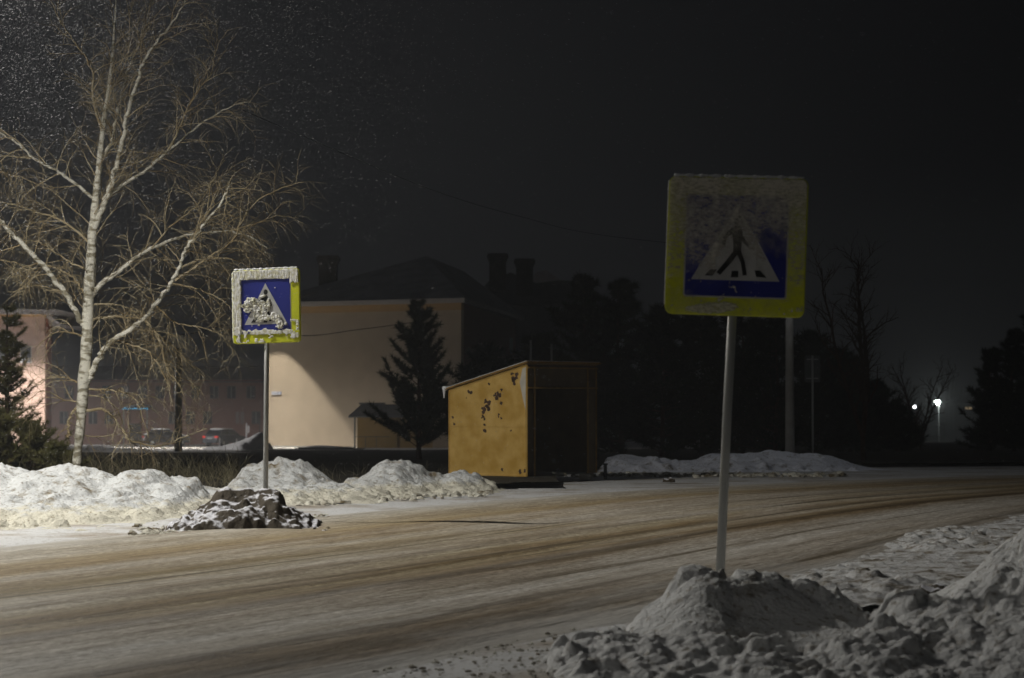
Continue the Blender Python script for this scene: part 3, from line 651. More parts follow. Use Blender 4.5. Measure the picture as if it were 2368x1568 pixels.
crossing_sign('smaller crossing sign with thick snow crust, standing on the far left roadside', cover_left, bl, cl_, R(-19), R(-1.2), .89, .030, 5, .5)
br = Wp(1655, 1420, 14.1); br.z = 0
cr = Wp(1702, 570, 14.1)
crossing_sign('large blurred frosted crossing sign leaning in the foreground on the right', cover_right, br, cr, R(-9), R(2.2), .905, .030, 8, 1.5)

# ------------------------------------------------------------------ street lamps
M_LAMP = mat('lamp_glass', (.8, .8, .8), None, 3, .3, emit=((1, .98, .92), 30))
M_LAMPFAR = mat('far_lamp_glass', (.8, .8, .8), None, 3, .3, emit=((.92, 1, .95), 60))
M_POLE = mat('concrete_pole', (.22, .21, .19), (.28, .27, .25), 4, .9, bump=.004, bscale=30)
def spot(loc, aim, power, size=165, blend=.6, rad=.12, col=(1, .97, .90)):
    l = bpy.data.lights.new('lamp_light', 'SPOT'); l.energy = power; l.spot_size = R(size); l.spot_blend = blend; l.shadow_soft_size = rad; l.color = col
    o = bpy.data.objects.new('lamp_light', l); COL.objects.link(o); o.location = loc
    o.rotation_euler = (Vector(aim) - Vector(loc)).to_track_quat('-Z', 'Y').to_euler(); return o
def street_lamp(label, base, head, power, aim=None, polr=.08, size=165, blend=.6, rad=.12, col=(1, .97, .90), lm=None, hs=1.0):
    base = Vector(base); head = Vector(head); root = empty('street_lamp', base); tag(root, label, 'street lamp', 'street lamps')
    h = head - base; top = Vector((0, 0, h.z - .15))
    mb = MB(); mb.tube([(0, 0, -.3), (0, 0, h.z * .5), top], [polr * 1.2, polr, polr * .75], 12); mb.build('pole', M_POLE, root, True)
    hd = Vector((h.x, h.y, h.z)); dr = Vector((h.x, h.y, 0)); 
    if dr.length < .05: dr = Vector((1, 0, 0)); 
    dr.normalize()
    mb = MB(); mb.tube([top, top + Vector((0, 0, .08)) + dr * .15, hd + Vector((0, 0, .08)) - dr * .2], .03, 8); mb.build('arm', M_GALV, root, True)
    Mz = Matrix.Rotation(math.atan2(dr.y, dr.x), 3, 'Z')
    mb = MB(); mb.box(hd + Vector((0, 0, .10)), (.55 * hs, .24 * hs, .07), Mz); mb.box(hd + Vector((0, 0, .15)), (.35 * hs, .16 * hs, .05), Mz); hobj = mb.build('lamp_head', M_BACK, root)
    mb = MB(); mb.box(hd + Vector((0, 0, .056)), (.42 * hs, .18 * hs, .015), Mz); mb.build('lamp_glass', lm or M_LAMP, hobj)
    if power:
        l = spot((hd.x, hd.y, hd.z - .02), (hd + (Vector(aim) - head if aim else Vector((0, 0, -5)))), power, size, blend, rad, col)
        l.parent = root
    return root
street_lamp('tall lamp post at the left roadside beyond the long bank', (-12.9, 28.3, 0), (-10.6, 26.3, 10.6), P_MAIN, rad=.16)
street_lamp('nearer lamp post on the left roadside, before the long bank', (-18.6, 11.4, 0), (-16.6, 10.8, 9.5), P_LEFT, rad=.2)
street_lamp('street lamp standing behind the photographer at the roadside', (9.2, -16, 0), (7.5, -15, 8), P_REAR, rad=.2)
pb = Wp(1826, 1050, 52); ph = Wp(1838, 560, 52)
street_lamp('pale concrete lamp pole behind the large sign', (pb.x, pb.y, float(hg(52))), (ph.x - .25, ph.y - .5, ph.z), P_SIGN, polr=.10, rad=.08, col=(.85, .92, 1), hs=.6)
def gnd(px, D): q = Wp(px, 1000, D); return (q.x, q.y, float(hg(D)))
b0 = gnd(-60, 140); street_lamp('lamp in the yard beside the near pink house', b0, (b0[0], b0[1] - 1, b0[2] + 8), P_COURT, rad=.2, col=(1, .95, .9), size=178, blend=.2)
b0 = gnd(-95, 180); street_lamp('added unseen lamp close before the near pink house', b0, (b0[0], b0[1] - 1, b0[2] + 8), P_COURT2, rad=.2, col=(1, .95, .9), size=178, blend=.2)  # extra lamp added out of view to brighten the near pink wall
b0 = gnd(40, 235); street_lamp('lamp lighting the long pink building', b0, (b0[0], b0[1] + 1, b0[2] + 8), P_SCHOOL, rad=.2, col=(1, .93, .9), size=178, blend=.2)

# ------------------------------------------------------------------ wooden / metal shelter
def shelter():
    C = Vector((.27, 39.5, 0)); z0 = float(hg(39.5))
    root = empty('bus_shelter', (C.x, C.y, z0)); tag(root, 'yellow metal bus shelter with sloping roof and peeling paint', 'bus shelter')
    sd = Vector((-.8, .6, 0)); fd = Vector((.6, .8, 0)); sw = 1.80; fw = 2.22
    sn = Vector((-.6, -.8, 0)); fn = Vector((.8, -.6, 0))
    zc, za = 2.12, 1.66; b = .09
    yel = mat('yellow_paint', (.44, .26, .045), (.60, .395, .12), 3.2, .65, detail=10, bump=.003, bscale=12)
    dk = mat('shaded_yellow_frame', (.18, .10, .02), (.28, .16, .03), 6, .7)  # frame yellow darkened in colour to carry the front's shade; roof shares it
    inn = mat('shaded_sheet', (.08, .058, .03), (.12, .085, .04), 3, .8)  # sheet colour darkened for the interior's shade and the unlit front
    chip = mat('rusty_bare_metal', (.05, .03, .02), (.09, .05, .035), 12, .8)
    pal = mat('faded_white_paint', (.45, .42, .36), (.55, .52, .45), 5, .8)
    t = .03
    def S(u, z, o=0): return sd * u + Vector((0, 0, z)) + sn * o       # on the side face, u 0..sw away from C
    top = lambda u: zc + (za - zc) * u / sw
    mb = MB(); zs = .98
    mb.prism([S(0, b), S(sw, b), S(sw, zs - .004), S(0, zs - .004)][::-1], -sn * t); mb.prism([S(0, zs + .004), S(sw, zs + .004), S(sw, top(sw)), S(0, top(0))][::-1], -sn * t)
    mb.prism([S(0, zs - .02, -.01), S(sw, zs - .02, -.01), S(sw, zs + .02, -.01), S(0, zs + .02, -.01)][::-1], -sn * .01)
    side = mb.build('side_panel', yel, root)
    # angle-iron frame on the side
    mb = MB()
    for (a, b_) in (((0, b), (0, zc)), ((sw, b), (sw, za)), ((0, b), (sw, b)), ((0, zc), (sw, za))):
        mb.tube([S(*a, .004), S(*b_, .004)], .018, 4)
    mb.build('side_frame', yel, root)
    # peeled patches, (px, py, radius px) in the photograph's frame projected on the face
    mb = MB(); rs = random.Random(3)
    for px, py, r in [(1126, 925, 7), (1121, 935, 6), (1129, 938, 5), (1122, 950, 5), (1127, 932, 4), (1150, 905, 7), (1149, 912, 6), (1158, 908, 4), (1162, 893, 3), (1160, 925, 4), (1155, 955, 3), (1160, 962, 3), (1122, 962, 3), (1123, 975, 3), (1124, 990, 4), (1085, 899, 5), (1132, 879, 3), (1187, 866, 6), (1193, 860, 6), (1184, 857, 4), (1190, 874, 5), (1048, 958, 3), (1051, 974, 3), (1183, 990, 2), (1200, 1089, 5), (1162, 1083, 3), (1215, 1088, 5), (1080, 912, 2), (1115, 960, 2)]:
        u = (1218 - px) / 178 * sw * (1 + .0 * u if False else 1); 
        zt = 835 + (893 - 835) * u / sw; zb = 1100 + (1093 - 1100) * u / sw
        z = b + (zb - py) / (zb - zt) * (top(u) - b)
        for _ in range(2):
            cu = u + rs.gauss(0, r * .004); cz = z + rs.gauss(0, r * .004); k = 9
            poly = [S(cu + math.cos(a) * r * .0085 * rr, cz + math.sin(a) * r * .0085 * rr, .003 + _ * .001) for a, rr in [(2 * math.pi * j / k, rs.uniform(.35, 1.25)) for j in range(k)]]
            mb.prism(poly, sn * -.002)
    mb.build('peeled_patch', chip, side)
    mb = MB(); mb.prism([S(.02, 2.08, .002), S(.10, 2.05, .002), S(.16, 1.80, .002), S(.10, 1.55, .002), S(.03, 1.30, .002)], sn * -.001); mb.build('faded_patch', pal, side)
    def Q(u, z, o=0): return fd * u + Vector((0, 0, z)) + fn * o
    # front: corner posts, header, open bay
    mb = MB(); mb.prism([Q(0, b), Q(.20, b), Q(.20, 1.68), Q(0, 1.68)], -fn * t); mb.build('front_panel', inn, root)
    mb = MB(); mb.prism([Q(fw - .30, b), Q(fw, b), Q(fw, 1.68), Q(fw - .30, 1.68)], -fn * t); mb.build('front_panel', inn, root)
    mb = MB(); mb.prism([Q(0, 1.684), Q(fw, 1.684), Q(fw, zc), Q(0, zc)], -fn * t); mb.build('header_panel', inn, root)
    for u in (.22, fw - .30, fw - .02):
        mb = MB(); mb.tube([Q(u, b, .012), Q(u, zc - .03, .012)], .018, 4); mb.build('frame_post', dk, root)
    mb = MB(); mb.tube([Q(0, 1.70, .03), Q(fw, 1.70, .03)], .016, 4); mb.tube([Q(0, zc - .05, .03), Q(fw, zc - .05, .03)], .016, 4); mb.build('frame_rail', dk, root)
    # other walls
    E = fd * fw
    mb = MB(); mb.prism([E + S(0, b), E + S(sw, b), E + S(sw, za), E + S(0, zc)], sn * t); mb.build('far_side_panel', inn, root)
    Bk = sd * sw
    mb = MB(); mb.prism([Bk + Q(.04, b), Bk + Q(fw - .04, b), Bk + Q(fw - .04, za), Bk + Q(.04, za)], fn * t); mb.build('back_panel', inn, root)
    mb = MB(); bn = [Bk - sd * .5 + Q(.15, .50), Bk - sd * .08 + Q(.15, .50), Bk - sd * .08 + Q(fw - .15, .50), Bk - sd * .5 + Q(fw - .15, .50)]; mb.prism(bn, (0, 0, .04))
    for u in (.3, fw - .3): mb.tube([Bk - sd * .3 + Q(u, 0), Bk - sd * .3 + Q(u, .5)], .03, 6)
    mb.build('bench', inn, root)
    # roof sheet, overhanging, with thin snow
    a0 = -.06; a1 = sw + .08; f0 = -.06; f1 = fw + .08
    rz = lambda u: zc + .02 + (za - zc) * u / sw
    pts = [sd * a0 + fd * f0 + Vector((0, 0, rz(a0))), sd * a1 + fd * f0 + Vector((0, 0, rz(a1))), sd * a1 + fd * f1 + Vector((0, 0, rz(a1))), sd * a0 + fd * f1 + Vector((0, 0, rz(a0)))]
    mb = MB(); mb.prism(pts, (0, 0, .03)); roof = mb.build('roof', dk, root)
    mb = MB(); mb.prism([p + Vector((0, 0, .032)) + (sd * .03 if i in (0, 3) else Vector((0, 0, 0))) for i, p in enumerate(pts)], (0, 0, .008)); mb.build('roof_snow', M_FRESH, roof)
    mb = MB(); mb.tube([pts[1] + Vector((0, 0, .03)), pts[1] + Vector((0, 0, .045)) + fd * .15], [.05, .03], 6); mb.tube([pts[1] + Vector((0, 0, .02)), pts[1] + Vector((0, 0, -.15))], [.03, .008], 5); mb.build('roof_icicle', M_FRESH, roof)
    for p in (sd * .15 + fd * .15, sd * (sw - .15) + fd * .15, sd * .15 + fd * (fw - .15), sd * (sw - .15) + fd * (fw - .15), sd * .9 + fd * .1): mb = MB(); mb.box(p + Vector((0, 0, .02)), (.22, .22, .12)); mb.build('footing', M_CONC, root)
shelter()
q = Wp(1399, 1090, 42.2); mb = MB(); mb.tube([(0, 0, -.1), (0, 0, .24)], .035, 7); mb.box((0, 0, .25), (.10, .10, .03)); o = mb.build('short_post', M_BACK); o.location = (q.x, q.y, float(hg(q.y))); tag(o, 'short dark post standing at the right corner of the shelter', 'post')

# ------------------------------------------------------------------ sign seen from behind, further along the road
q = Wp(1879, 1050, 56); root = empty('road_sign', (q.x, q.y, float(hg(56)))); tag(root, 'tall thin road sign seen from behind, right of the lamp pole', 'road sign')
zt = Wp(1879, 822, 56).z - root.location.z; zb = Wp(1879, 884, 56).z - root.location.z
mb = MB(); mb.tube([(0, 0, -.2), (0, 0, zt)], .028, 8); mb.build('post', M_GALV, root, True)
mb = MB(); plate(mb, rrect(.40, zt - zb, .03, cz=(zt + zb) / 2), .035, .045); mb.build('panel', M_BACK, root)
for z_ in (zt - .1, zb + .1): mb = MB(); mb.box((0, .031, z_), (.3, .01, .03)); mb.build('bracket', M_GALV, root)
# the two thin poles whose tops show above the shelter
for px, y0, D in ((1227, 787, 58), (1275, 795, 58)):
    q = Wp(px, y0, D); mb = MB(); g0 = float(hg(D)); mb.tube([(0, 0, -.1), (0, 0, q.z - g0)], [.035, .028], 8); o = mb.build('thin_pole', M_GALV, None, True); o.location = (q.x, q.y, g0)
    tag(o, ('left' if px < 1250 else 'right') + ' of two thin poles rising behind the shelter roof', 'pole', 'thin poles behind the shelter')

# ------------------------------------------------------------------ bare tree
M_BARK = mat('pale_bark', (.30, .27, .19), (.84, .81, .70), 5, .85, bump=.02, bscale=24, vec=(1, 1, 2.6), lo=.40, hi=.52, detail=8)
M_TWIG = mat('twig_bark', (.30, .225, .12), (.48, .41, .27), 3, .85)
TD = 38.5
def limb(mb, pts, w0, w1, D=TD, dz=0.0, seed=0, n=9, first=None):
    """pts in photo pixels; depth drifts by dz metres along the limb. returns dense path"""
    P = [Wp(x, y, D + dz * (i / max(1, len(pts) - 1)) ** 1.3) for i, (x, y) in enumerate(pts)]
    pa = catmull([tuple(p) for p in P], 6)
    rs = random.Random(seed)
    N = len(pa); rad = [(w0 + (w1 - w0) * (i / (N - 1)) ** .8) / 2 / 139 for i in range(N)]
    amp = .012
    pa = [p + Vector((rs.gauss(0, amp), rs.gauss(0, amp), rs.gauss(0, amp * .6))) * min(1, i / 5) for i, p in enumerate(pa)]
    mb.tube(pa, rad, n); return pa, rad
def sprout(mb, path, rad, rs, every, L, droop, lvl, w=.006, spread=1.0, start=.15, bias=(0, 0, 0)):
    acc = 0; T = 0
    n = len(path); tot = sum((path[i + 1] - path[i]).length for i in range(n - 1))
    d = tot * start + rs.random() * every
    cum = 0; i = 0
    while d < tot:
        while i < n - 2 and cum + (path[i + 1] - path[i]).length < d: cum += (path[i + 1] - path[i]).length; i += 1
        seg = path[i + 1] - path[i]
        f = min(1, (d - cum) / max(seg.length, 1e-6)); p = path[i] + seg * f; t = seg.normalized() if seg.length > 0 else Vector((0, 0, 1))
        a = Vector((rs.gauss(0, 1), rs.gauss(0, 1), rs.gauss(0, .8))); a = (a - t * a.dot(t))
        if a.length < .01: a = Vector((1, 0, 0))
        a.normalize()
        dr = (t * rs.uniform(.3, 1.1) + a * spread * rs.uniform(.7, 1.1) + Vector(bias)).normalized()
        frac = d / tot; ll = L * rs.uniform(.45, 1.25) * (1 - .45 * frac)
        m = 9 if lvl > 0 else 6; pts = [p]; dd = dr.copy()
        for k in range(m):
            dd = (dd + Vector((rs.gauss(0, .13), rs.gauss(0, .13), rs.gauss(0, .12) - droop * (k + 1) / m * .24 + .015))).normalized()
            pts.append(pts[-1] + dd * ll / m)
        rb = min(rad[i] * .7, w * (1.9 if lvl > 1 else 1.25 if lvl == 1 else .8)); 
        mb.tube(pts, [rb * (1 - .72 * k / m) for k in range(m + 1)], 5 if lvl > 1 else 3, cap=False)
        if lvl > 0: sprout(mb, pts, [rb] * len(pts), rs, every * .70, L * .50, droop, lvl - 1, w * .62, spread, .12, bias)
        d += every * rs.uniform(.5, 1.5)
def bare_tree():
    bp_ = Wp(175, 1092, TD); root = empty('bare_tree', (0, 0, 0)); tag(root, 'big pale-barked bare tree with drooping twigs, lit on the left', 'tree')
    T = MB(); C = MB(); rs = random.Random(42)
    trunk = [(172, 1120), (176, 1085), (180, 1040), (186, 985), (190, 930), (194, 880), (199, 820), (202, 760), (204, 700), (207, 640), (211, 590), (213, 545), (217, 500), (221, 461), (226, 410), (232, 350), (240, 276), (251, 203), (260, 129), (264, 60), (268, 0), (270, -60)]
    limbs = []
    P = [Wp(x, y, TD) for x, y in trunk]; pa = catmull([tuple(p) for p in P], 4); N = len(pa)
    wid = np.interp(np.linspace(0, len(trunk) - 1, N), range(len(trunk)), [25, 23, 21, 23, 27, 30, 29, 28, 27, 25, 24, 22, 19, 18, 15, 13, 11, 9, 7, 5, 3.5, 2.5])
    wid = wid * (1 + .06 * np.array([math.sin(i * 1.3) for i in range(N)]))
    T.tube(pa, [w / 278 for w in wid], 14); limbs.append((pa[N // 4:], [w / 278 for w in wid][N // 4:], .0, 1.0))
    spec = [
        # (points, w0, w1, depth drift, droop, twig density, twig length)
        ([(212, 545), (232, 490), (251, 442), (265, 398), (284, 324), (295, 258), (317, 188), (332, 140), (361, 99), (400, 50), (430, 0)], 17, 3, -.8, .2, 1.0, .9),
        ([(222, 450), (236, 369), (258, 324), (273, 251), (291, 184), (306, 140), (324, 92), (332, 66), (350, 0)], 11, 2.5, .9, .2, 1.0, .9),
        ([(251, 452), (291, 424), (350, 383), (387, 350), (424, 321), (472, 280), (534, 247), (580, 235)], 10, 2, .6, .5, 1.0, .9),
        ([(389, 346), (416, 295), (435, 247), (461, 206), (490, 166), (498, 110), (505, 60)], 6, 1.5, .4, .3, 1.0, .8),
        ([(214, 458), (173, 424), (129, 394), (81, 369), (44, 335), (0, 306), (-60, 280)], 9, 3, -.9, .7, 1.0, 1.0),
        ([(238, 310), (217, 236), (210, 158), (184, 114), (155, 77), (129, 26), (110, -30)], 7, 2, -.5, .3, 1.0, .8),
        ([(238, 290), (255, 215), (290, 150), (300, 60), (290, -20)], 6, 2, .4, .2, 1.0, .8),
        ([(205, 560), (147, 512), (81, 490), (37, 475), (-30, 460)], 7, 2.5, .8, .8, 1.1, 1.0),
        ([(196, 752), (184, 740), (159, 693), (125, 645), (92, 605), (48, 561), (15, 527), (-10, 500), (-60, 450)], 16, 9, -.7, .6, .9, 1.0),
        ([(200, 690), (188, 665), (162, 638), (122, 616), (80, 612), (30, 640)], 8, 2, .5, 1.0, 1.1, 1.0),
        ([(206, 690), (240, 653), (280, 623), (313, 597), (350, 575), (402, 553), (442, 542), (516, 535), (571, 545), (620, 575)], 15, 3, .8, .6, 1.0, 1.0),
        ([(200, 885), (214, 860), (229, 826), (258, 789), (295, 767), (332, 738), (361, 700), (394, 656), (413, 620), (431, 575), (453, 546), (479, 510), (516, 461), (530, 430)], 18, 4, -1.1, .5, 1.0, 1.0),
        ([(405, 649), (435, 627), (479, 597), (534, 557), (560, 510), (590, 468), (663, 431), (700, 420)], 7, 1.5, -.5, .5, 1.0, .9),
        ([(530, 535), (580, 520), (640, 500), (690, 505)], 5, 1.5, .4, .5, 1.2, .9),
        ([(413, 620), (470, 600), (540, 600), (600, 640), (640, 690)], 5, 1.5, .5, .9, 1.2, .9),
        ([(453, 546), (480, 480), (490, 420), (520, 370)], 5, 1.5, .6, .3, 1.2, .9),
        ([(350, 575), (400, 520), (460, 470), (500, 400)], 5, 1.5, .7, .4, 1.2, .9),
        ([(-80, 620), (-20, 600), (40, 610), (90, 650), (110, 700)], 5, 1.5, .2, .9, 1.2, .9),
        ([(-80, 420), (-20, 400), (50, 410), (110, 440)], 5, 1.5, .2, .7, 1.2, .9),
        ([(472, 505), (500, 470), (560, 440), (600, 400)], 5, 1.5, .5, .4, 1.2, .8),
        ([(206, 745), (240, 734), (295, 734), (332, 741), (361, 771), (398, 800), (435, 837), (470, 870)], 7, 2, .6, 1.2, 1.2, .9),
        ([(207, 704), (258, 704), (300, 715), (340, 745), (360, 790)], 5, 1.5, .9, 1.2, 1.2, .8),
        ([(398, 656), (442, 664), (498, 686), (534, 715), (550, 760)], 5, 1.5, .2, 1.2, 1.1, .9),
        ([(358, 705), (405, 745), (461, 756), (516, 778), (540, 820)], 5, 1.5, .4, 1.2, 1.1, .9),
        ([(262, 785), (310, 800), (350, 820), (385, 880), (400, 940)], 6, 1.5, -.6, 1.2, 1.2, .9),
        ([(332, 735), (370, 790), (385, 850), (420, 900), (430, 960)], 6, 1.5, -.3, 1.3, 1.2, .8),
        ([(200, 900), (258, 903), (306, 918), (325, 950), (340, 1010)], 6, 1.5, -.4, 1.3, 1.0, .8),
        ([(198, 915), (240, 920), (275, 955), (290, 1000)], 5, 1.5, .5, 1.3, 1.0, .7),
        ([(196, 950), (240, 949), (265, 970), (288, 1003), (306, 1021), (369, 1032), (424, 1010), (479, 992)], 8, 2, -.6, .3, .8, .7),
        ([(196, 780), (155, 767), (118, 774), (90, 800)], 6, 1.5, -.7, 1.2, 1.0, .7),
        ([(193, 892), (155, 874), (122, 870), (90, 890)], 6, 1.5, .7, 1.2, 1.0, .7),
        ([(193, 620), (150, 600), (90, 560), (40, 560)], 5, 1.5, .6, .9, 1.1, .9),
        ([(190, 935), (172, 948), (159, 970), (158, 1000), (156, 1012)], 8, 6, -.2, 0, .3, .3),
        ([(192, 930), (150, 925), (100, 905), (60, 930)], 5, 1.5, -.5, 1.2, 1.0, .8),
        ([(182, 1005), (230, 1010), (300, 1000), (350, 1010)], 4, 1.2, .4, .8, 1.0, .7),
    ]
    for k, (pts, w0, w1, dz, droop, den, tl) in enumerate(spec):
        big = w0 > 8
        pa, rad = limb(T if big else C, pts, w0, w1, TD, dz, k, 9 if big else 6)
        limbs.append((pa, rad, droop, tl))
    for k, (pa, rad, droop, tl) in enumerate(limbs):
        hi = k in (0, 1, 2, 4, 6, 7); top_ = k in (0, 1, 2, 3, 4, 6, 7)
        sprout(C, pa, rad, rs, (.11 if top_ else .12) if k else .16, (1.25 if hi else 1.2) * tl, droop * .8 + (.1 if hi else .3), 1, .0085, 1.1, .10 if k else .05, (0, 0, .35 if hi else .05))
    T.build('trunk', M_BARK, root, True); c = C.build('crown', M_TWIG, root)
    print('tree verts', len(C.v), len(T.v))
bare_tree()

# low tangle of weeds around the tree foot
mb = MB(); rs = random.Random(77)
for _ in range(1500):
    px = rs.uniform(-60, 1030) if rs.random() < .35 else rs.uniform(150, 560); D = rs.uniform(34, 44)
    q = Wp(px, 1000, D); p = Vector((q.x, q.y, float(hg(D)))); pts = [p]; d = Vector((rs.gauss(0, .35), rs.gauss(0, .35), 1)).normalized(); L = rs.uniform(.15, .75) * (1 if px < 560 else .5)
    for k in range(4):
        d = (d + Vector((rs.gauss(0, .25), rs.gauss(0, .25), -.08 * k))).normalized(); pts.append(pts[-1] + d * L / 4)
    mb.tube(pts, [.005, .004, .003, .0025, .0015], 3, cap=False)
o = mb.build('dry_weeds', mat('dry_stems', (.07, .06, .035), (.17, .15, .09), 4, .9)); tag(o, 'thin dry weeds standing in the dark verge behind the banks', kind='stuff')

# ------------------------------------------------------------------ conifers
M_NEED = mat('pine_needles', (.10, .10, .035), (.24, .22, .085), 2.5, .8)
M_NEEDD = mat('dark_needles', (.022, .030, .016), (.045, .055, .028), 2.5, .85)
M_BROWNB = mat('brown_bark', (.07, .04, .025), (.12, .075, .05), 6, .9, bump=.01)
def conifer(label, base, H, W, seed, m=None, dens=1.0, tuft=.10, low=.08, group=None, cat='conifer tree', name='pine_tree', sweep=.45):
    rs = random.Random(seed); root = empty(name, base); tag(root, label, cat, group)
    t = MB(); nd = MB(); t.tube([(0, 0, -.3), (rs.gauss(0, .02) * H, 0, H * .5), (rs.gauss(0, .02) * H, 0, H)], [H * .014 + .02, H * .010 + .01, .012], 8)
    z = H * low
    def tufts(p, dr, L):
        n = max(2, int(L / (tuft * .32) * dens))
        for k in range(n):
            c = p + dr * (L * (k + rs.random()) / n)
            for j in range(9):
                v = (dr * .9 + Vector((rs.gauss(0, .7), rs.gauss(0, .7), rs.gauss(.15, .6)))).normalized() * tuft * rs.uniform(.6, 1.15)
                s = v.cross(Vector((rs.gauss(0, 1), rs.gauss(0, 1), rs.gauss(0, 1)))).normalized() * tuft * .055
                nd.add([c - s, c + s, c + v], [(0, 1, 2)])
    while z < H * .99:
        f = (z / H); r = W * (1 - f) ** .8 * rs.uniform(.75, 1.12) * min(1, .72 + 2.2 * f) + tuft * .5
        for k in range(rs.choice((4, 5, 6))):
            a = rs.uniform(0, 6.28); dr = Vector((math.cos(a), math.sin(a), sweep * rs.uniform(.3, 1.4))).normalized(); L = r * rs.uniform(.4, 1.2)
            p0 = Vector((0, 0, z)); pts = [p0]; d = Vector((dr.x, dr.y, dr.z - .25)).normalized()
            for s in range(5):
                d = (d + Vector((rs.gauss(0, .06), rs.gauss(0, .06), .10 + rs.gauss(0, .04)))).normalized(); pts.append(pts[-1] + d * L / 5)
            t.tube(pts, [.012 * (1 - s / 6) + .003 for s in range(6)], 4, cap=False)
            for s in range(1, 5):
                seg = pts[s + 1] - pts[s]; tufts(pts[s], seg.normalized(), seg.length)
                for side in (-1, 1):
                    if rs.random() < .85:
                        sd = (seg.normalized() + Vector((-seg.y, seg.x, 0)).normalized() * side * rs.uniform(.6, 1) + Vector((0, 0, rs.uniform(0, .5)))).normalized()
                        tufts(pts[s], sd, L * .28 * (1 - s / 7) * rs.uniform(.6, 1.2))
        z += H * .035 * rs.uniform(.3, 1.8) + .01
    t.build('trunk', M_BROWNB, root, True); nd.build('crown', m or M_NEED, root); return root
def gb(px, D): return gnd(px, D)
conifer('young pine standing between the cream house and the shelter', gb(968, 66), 4.75, 2.3, 3, M_NEEDD, 1.7, .21, sweep=1.0)
conifer('sparse young pine at the left edge before the pink house', gb(24, 47), 3.7, .95, 5, M_NEED, .13, .13, .25, sweep=.7)
conifer('second young pine cut by the left picture edge', gb(-45, 50), 4.4, .9, 15, M_NEED, .16, .13, .2, sweep=.7)
G_LB = 'low bushy pines at the left'
for k, (px, D, H, W, lab) in enumerate([(-10, 41, 1.25, 1.1, 'low bushy pine in the bottom left corner behind the bank'), (70, 43, 1.0, 1.1, 'low bushy pine left of the tree foot'), (130, 40, .62, .7, 'smallest low pine touching the tree foot')]):
    conifer(lab, gb(px, D), H, W, 30 + k, M_NEED, .9, .12, .03, G_LB, sweep=.8)
G_RT = 'dark trees beyond the shelter'
for k, (px, D, H, W, lab) in enumerate([
    (1120, 72, 3.6, 3.0, 'dark conifer behind the left corner of the shelter'), (1245, 74, 4.2, 3.2, 'dark conifer right behind the shelter roof'), (1350, 80, 6.6, 3.4, 'pointed dark conifer just right of the chimneys'),
    (1440, 78, 6.2, 3.6, 'dark conifer left of the large sign'), (1530, 76, 5.4, 3.6, 'dark conifer at the left edge of the large sign'), (1620, 80, 5.6, 3.6, 'dark conifer behind the large sign post'),
    (1715, 78, 5.4, 3.6, 'dark conifer seen under the large sign'), (1790, 74, 4.8, 3.4, 'dark conifer left of the lamp pole'), (1880, 84, 4.6, 3.4, 'dark conifer behind the small back-facing sign'), (1300, 70, 3.0, 2.6, 'low dark conifer at the right end of the shelter'),
    (1965, 92, 3.9, 2.6, 'dark bushy tree right of the back-facing sign'), (2030, 96, 3.0, 2.2, 'low dark bushy tree left of the slender bare tree'), (2072, 100, 2.0, 1.6, 'lowest dark bush at the foot of the slender bare tree'), (2290, 105, 4.9, 1.8, 'dark tree left in the clump at the right edge'), (2345, 100, 5.6, 2.0, 'tallest dark tree of the clump at the right edge'), (2400, 98, 6.5, 3.0, 'dark tree cut by the right picture edge')]):
    conifer(lab, gb(px, D), H, W, 50 + k, M_NEEDD, .8, .34, .03, G_RT, name='conifer_tree')
def small_bare(label, px, D, H, seed, group=None):
    rs = random.Random(seed); b = gb(px, D); root = empty('bare_tree', b); tag(root, label, 'tree', group)
    T = MB(); C = MB()
    for k in range(4):
        a = rs.uniform(0, 6.28); pts = [Vector((0, 0, -.2)), Vector((0, 0, H * .12))]; d = Vector((math.cos(a) * .25, math.sin(a) * .25, 1)).normalized()
        for s in range(7):
            d = (d + Vector((rs.gauss(0, .10), rs.gauss(0, .10), .05))).normalized(); pts.append(pts[-1] + d * H * .125)
        rad = [H * .012 * (1 - i / 10) + .004 for i in range(len(pts))]; T.tube(pts, rad, 7)
        sprout(C, pts, rad, rs, H * .05, H * .26, .1, 2, .018, 1.0, .25, (0, 0, .5))
    T.build('trunk', M_BROWNB, root, True); C.build('crown', M_BROWNB, root)
small_bare('tall bare tree right of the large sign', 1995, 62, 5.8, 4, 'bare trees on the right')
small_bare('slender bare tree before the distant lamp', 2128, 110, 4.6, 9, 'bare trees on the right')

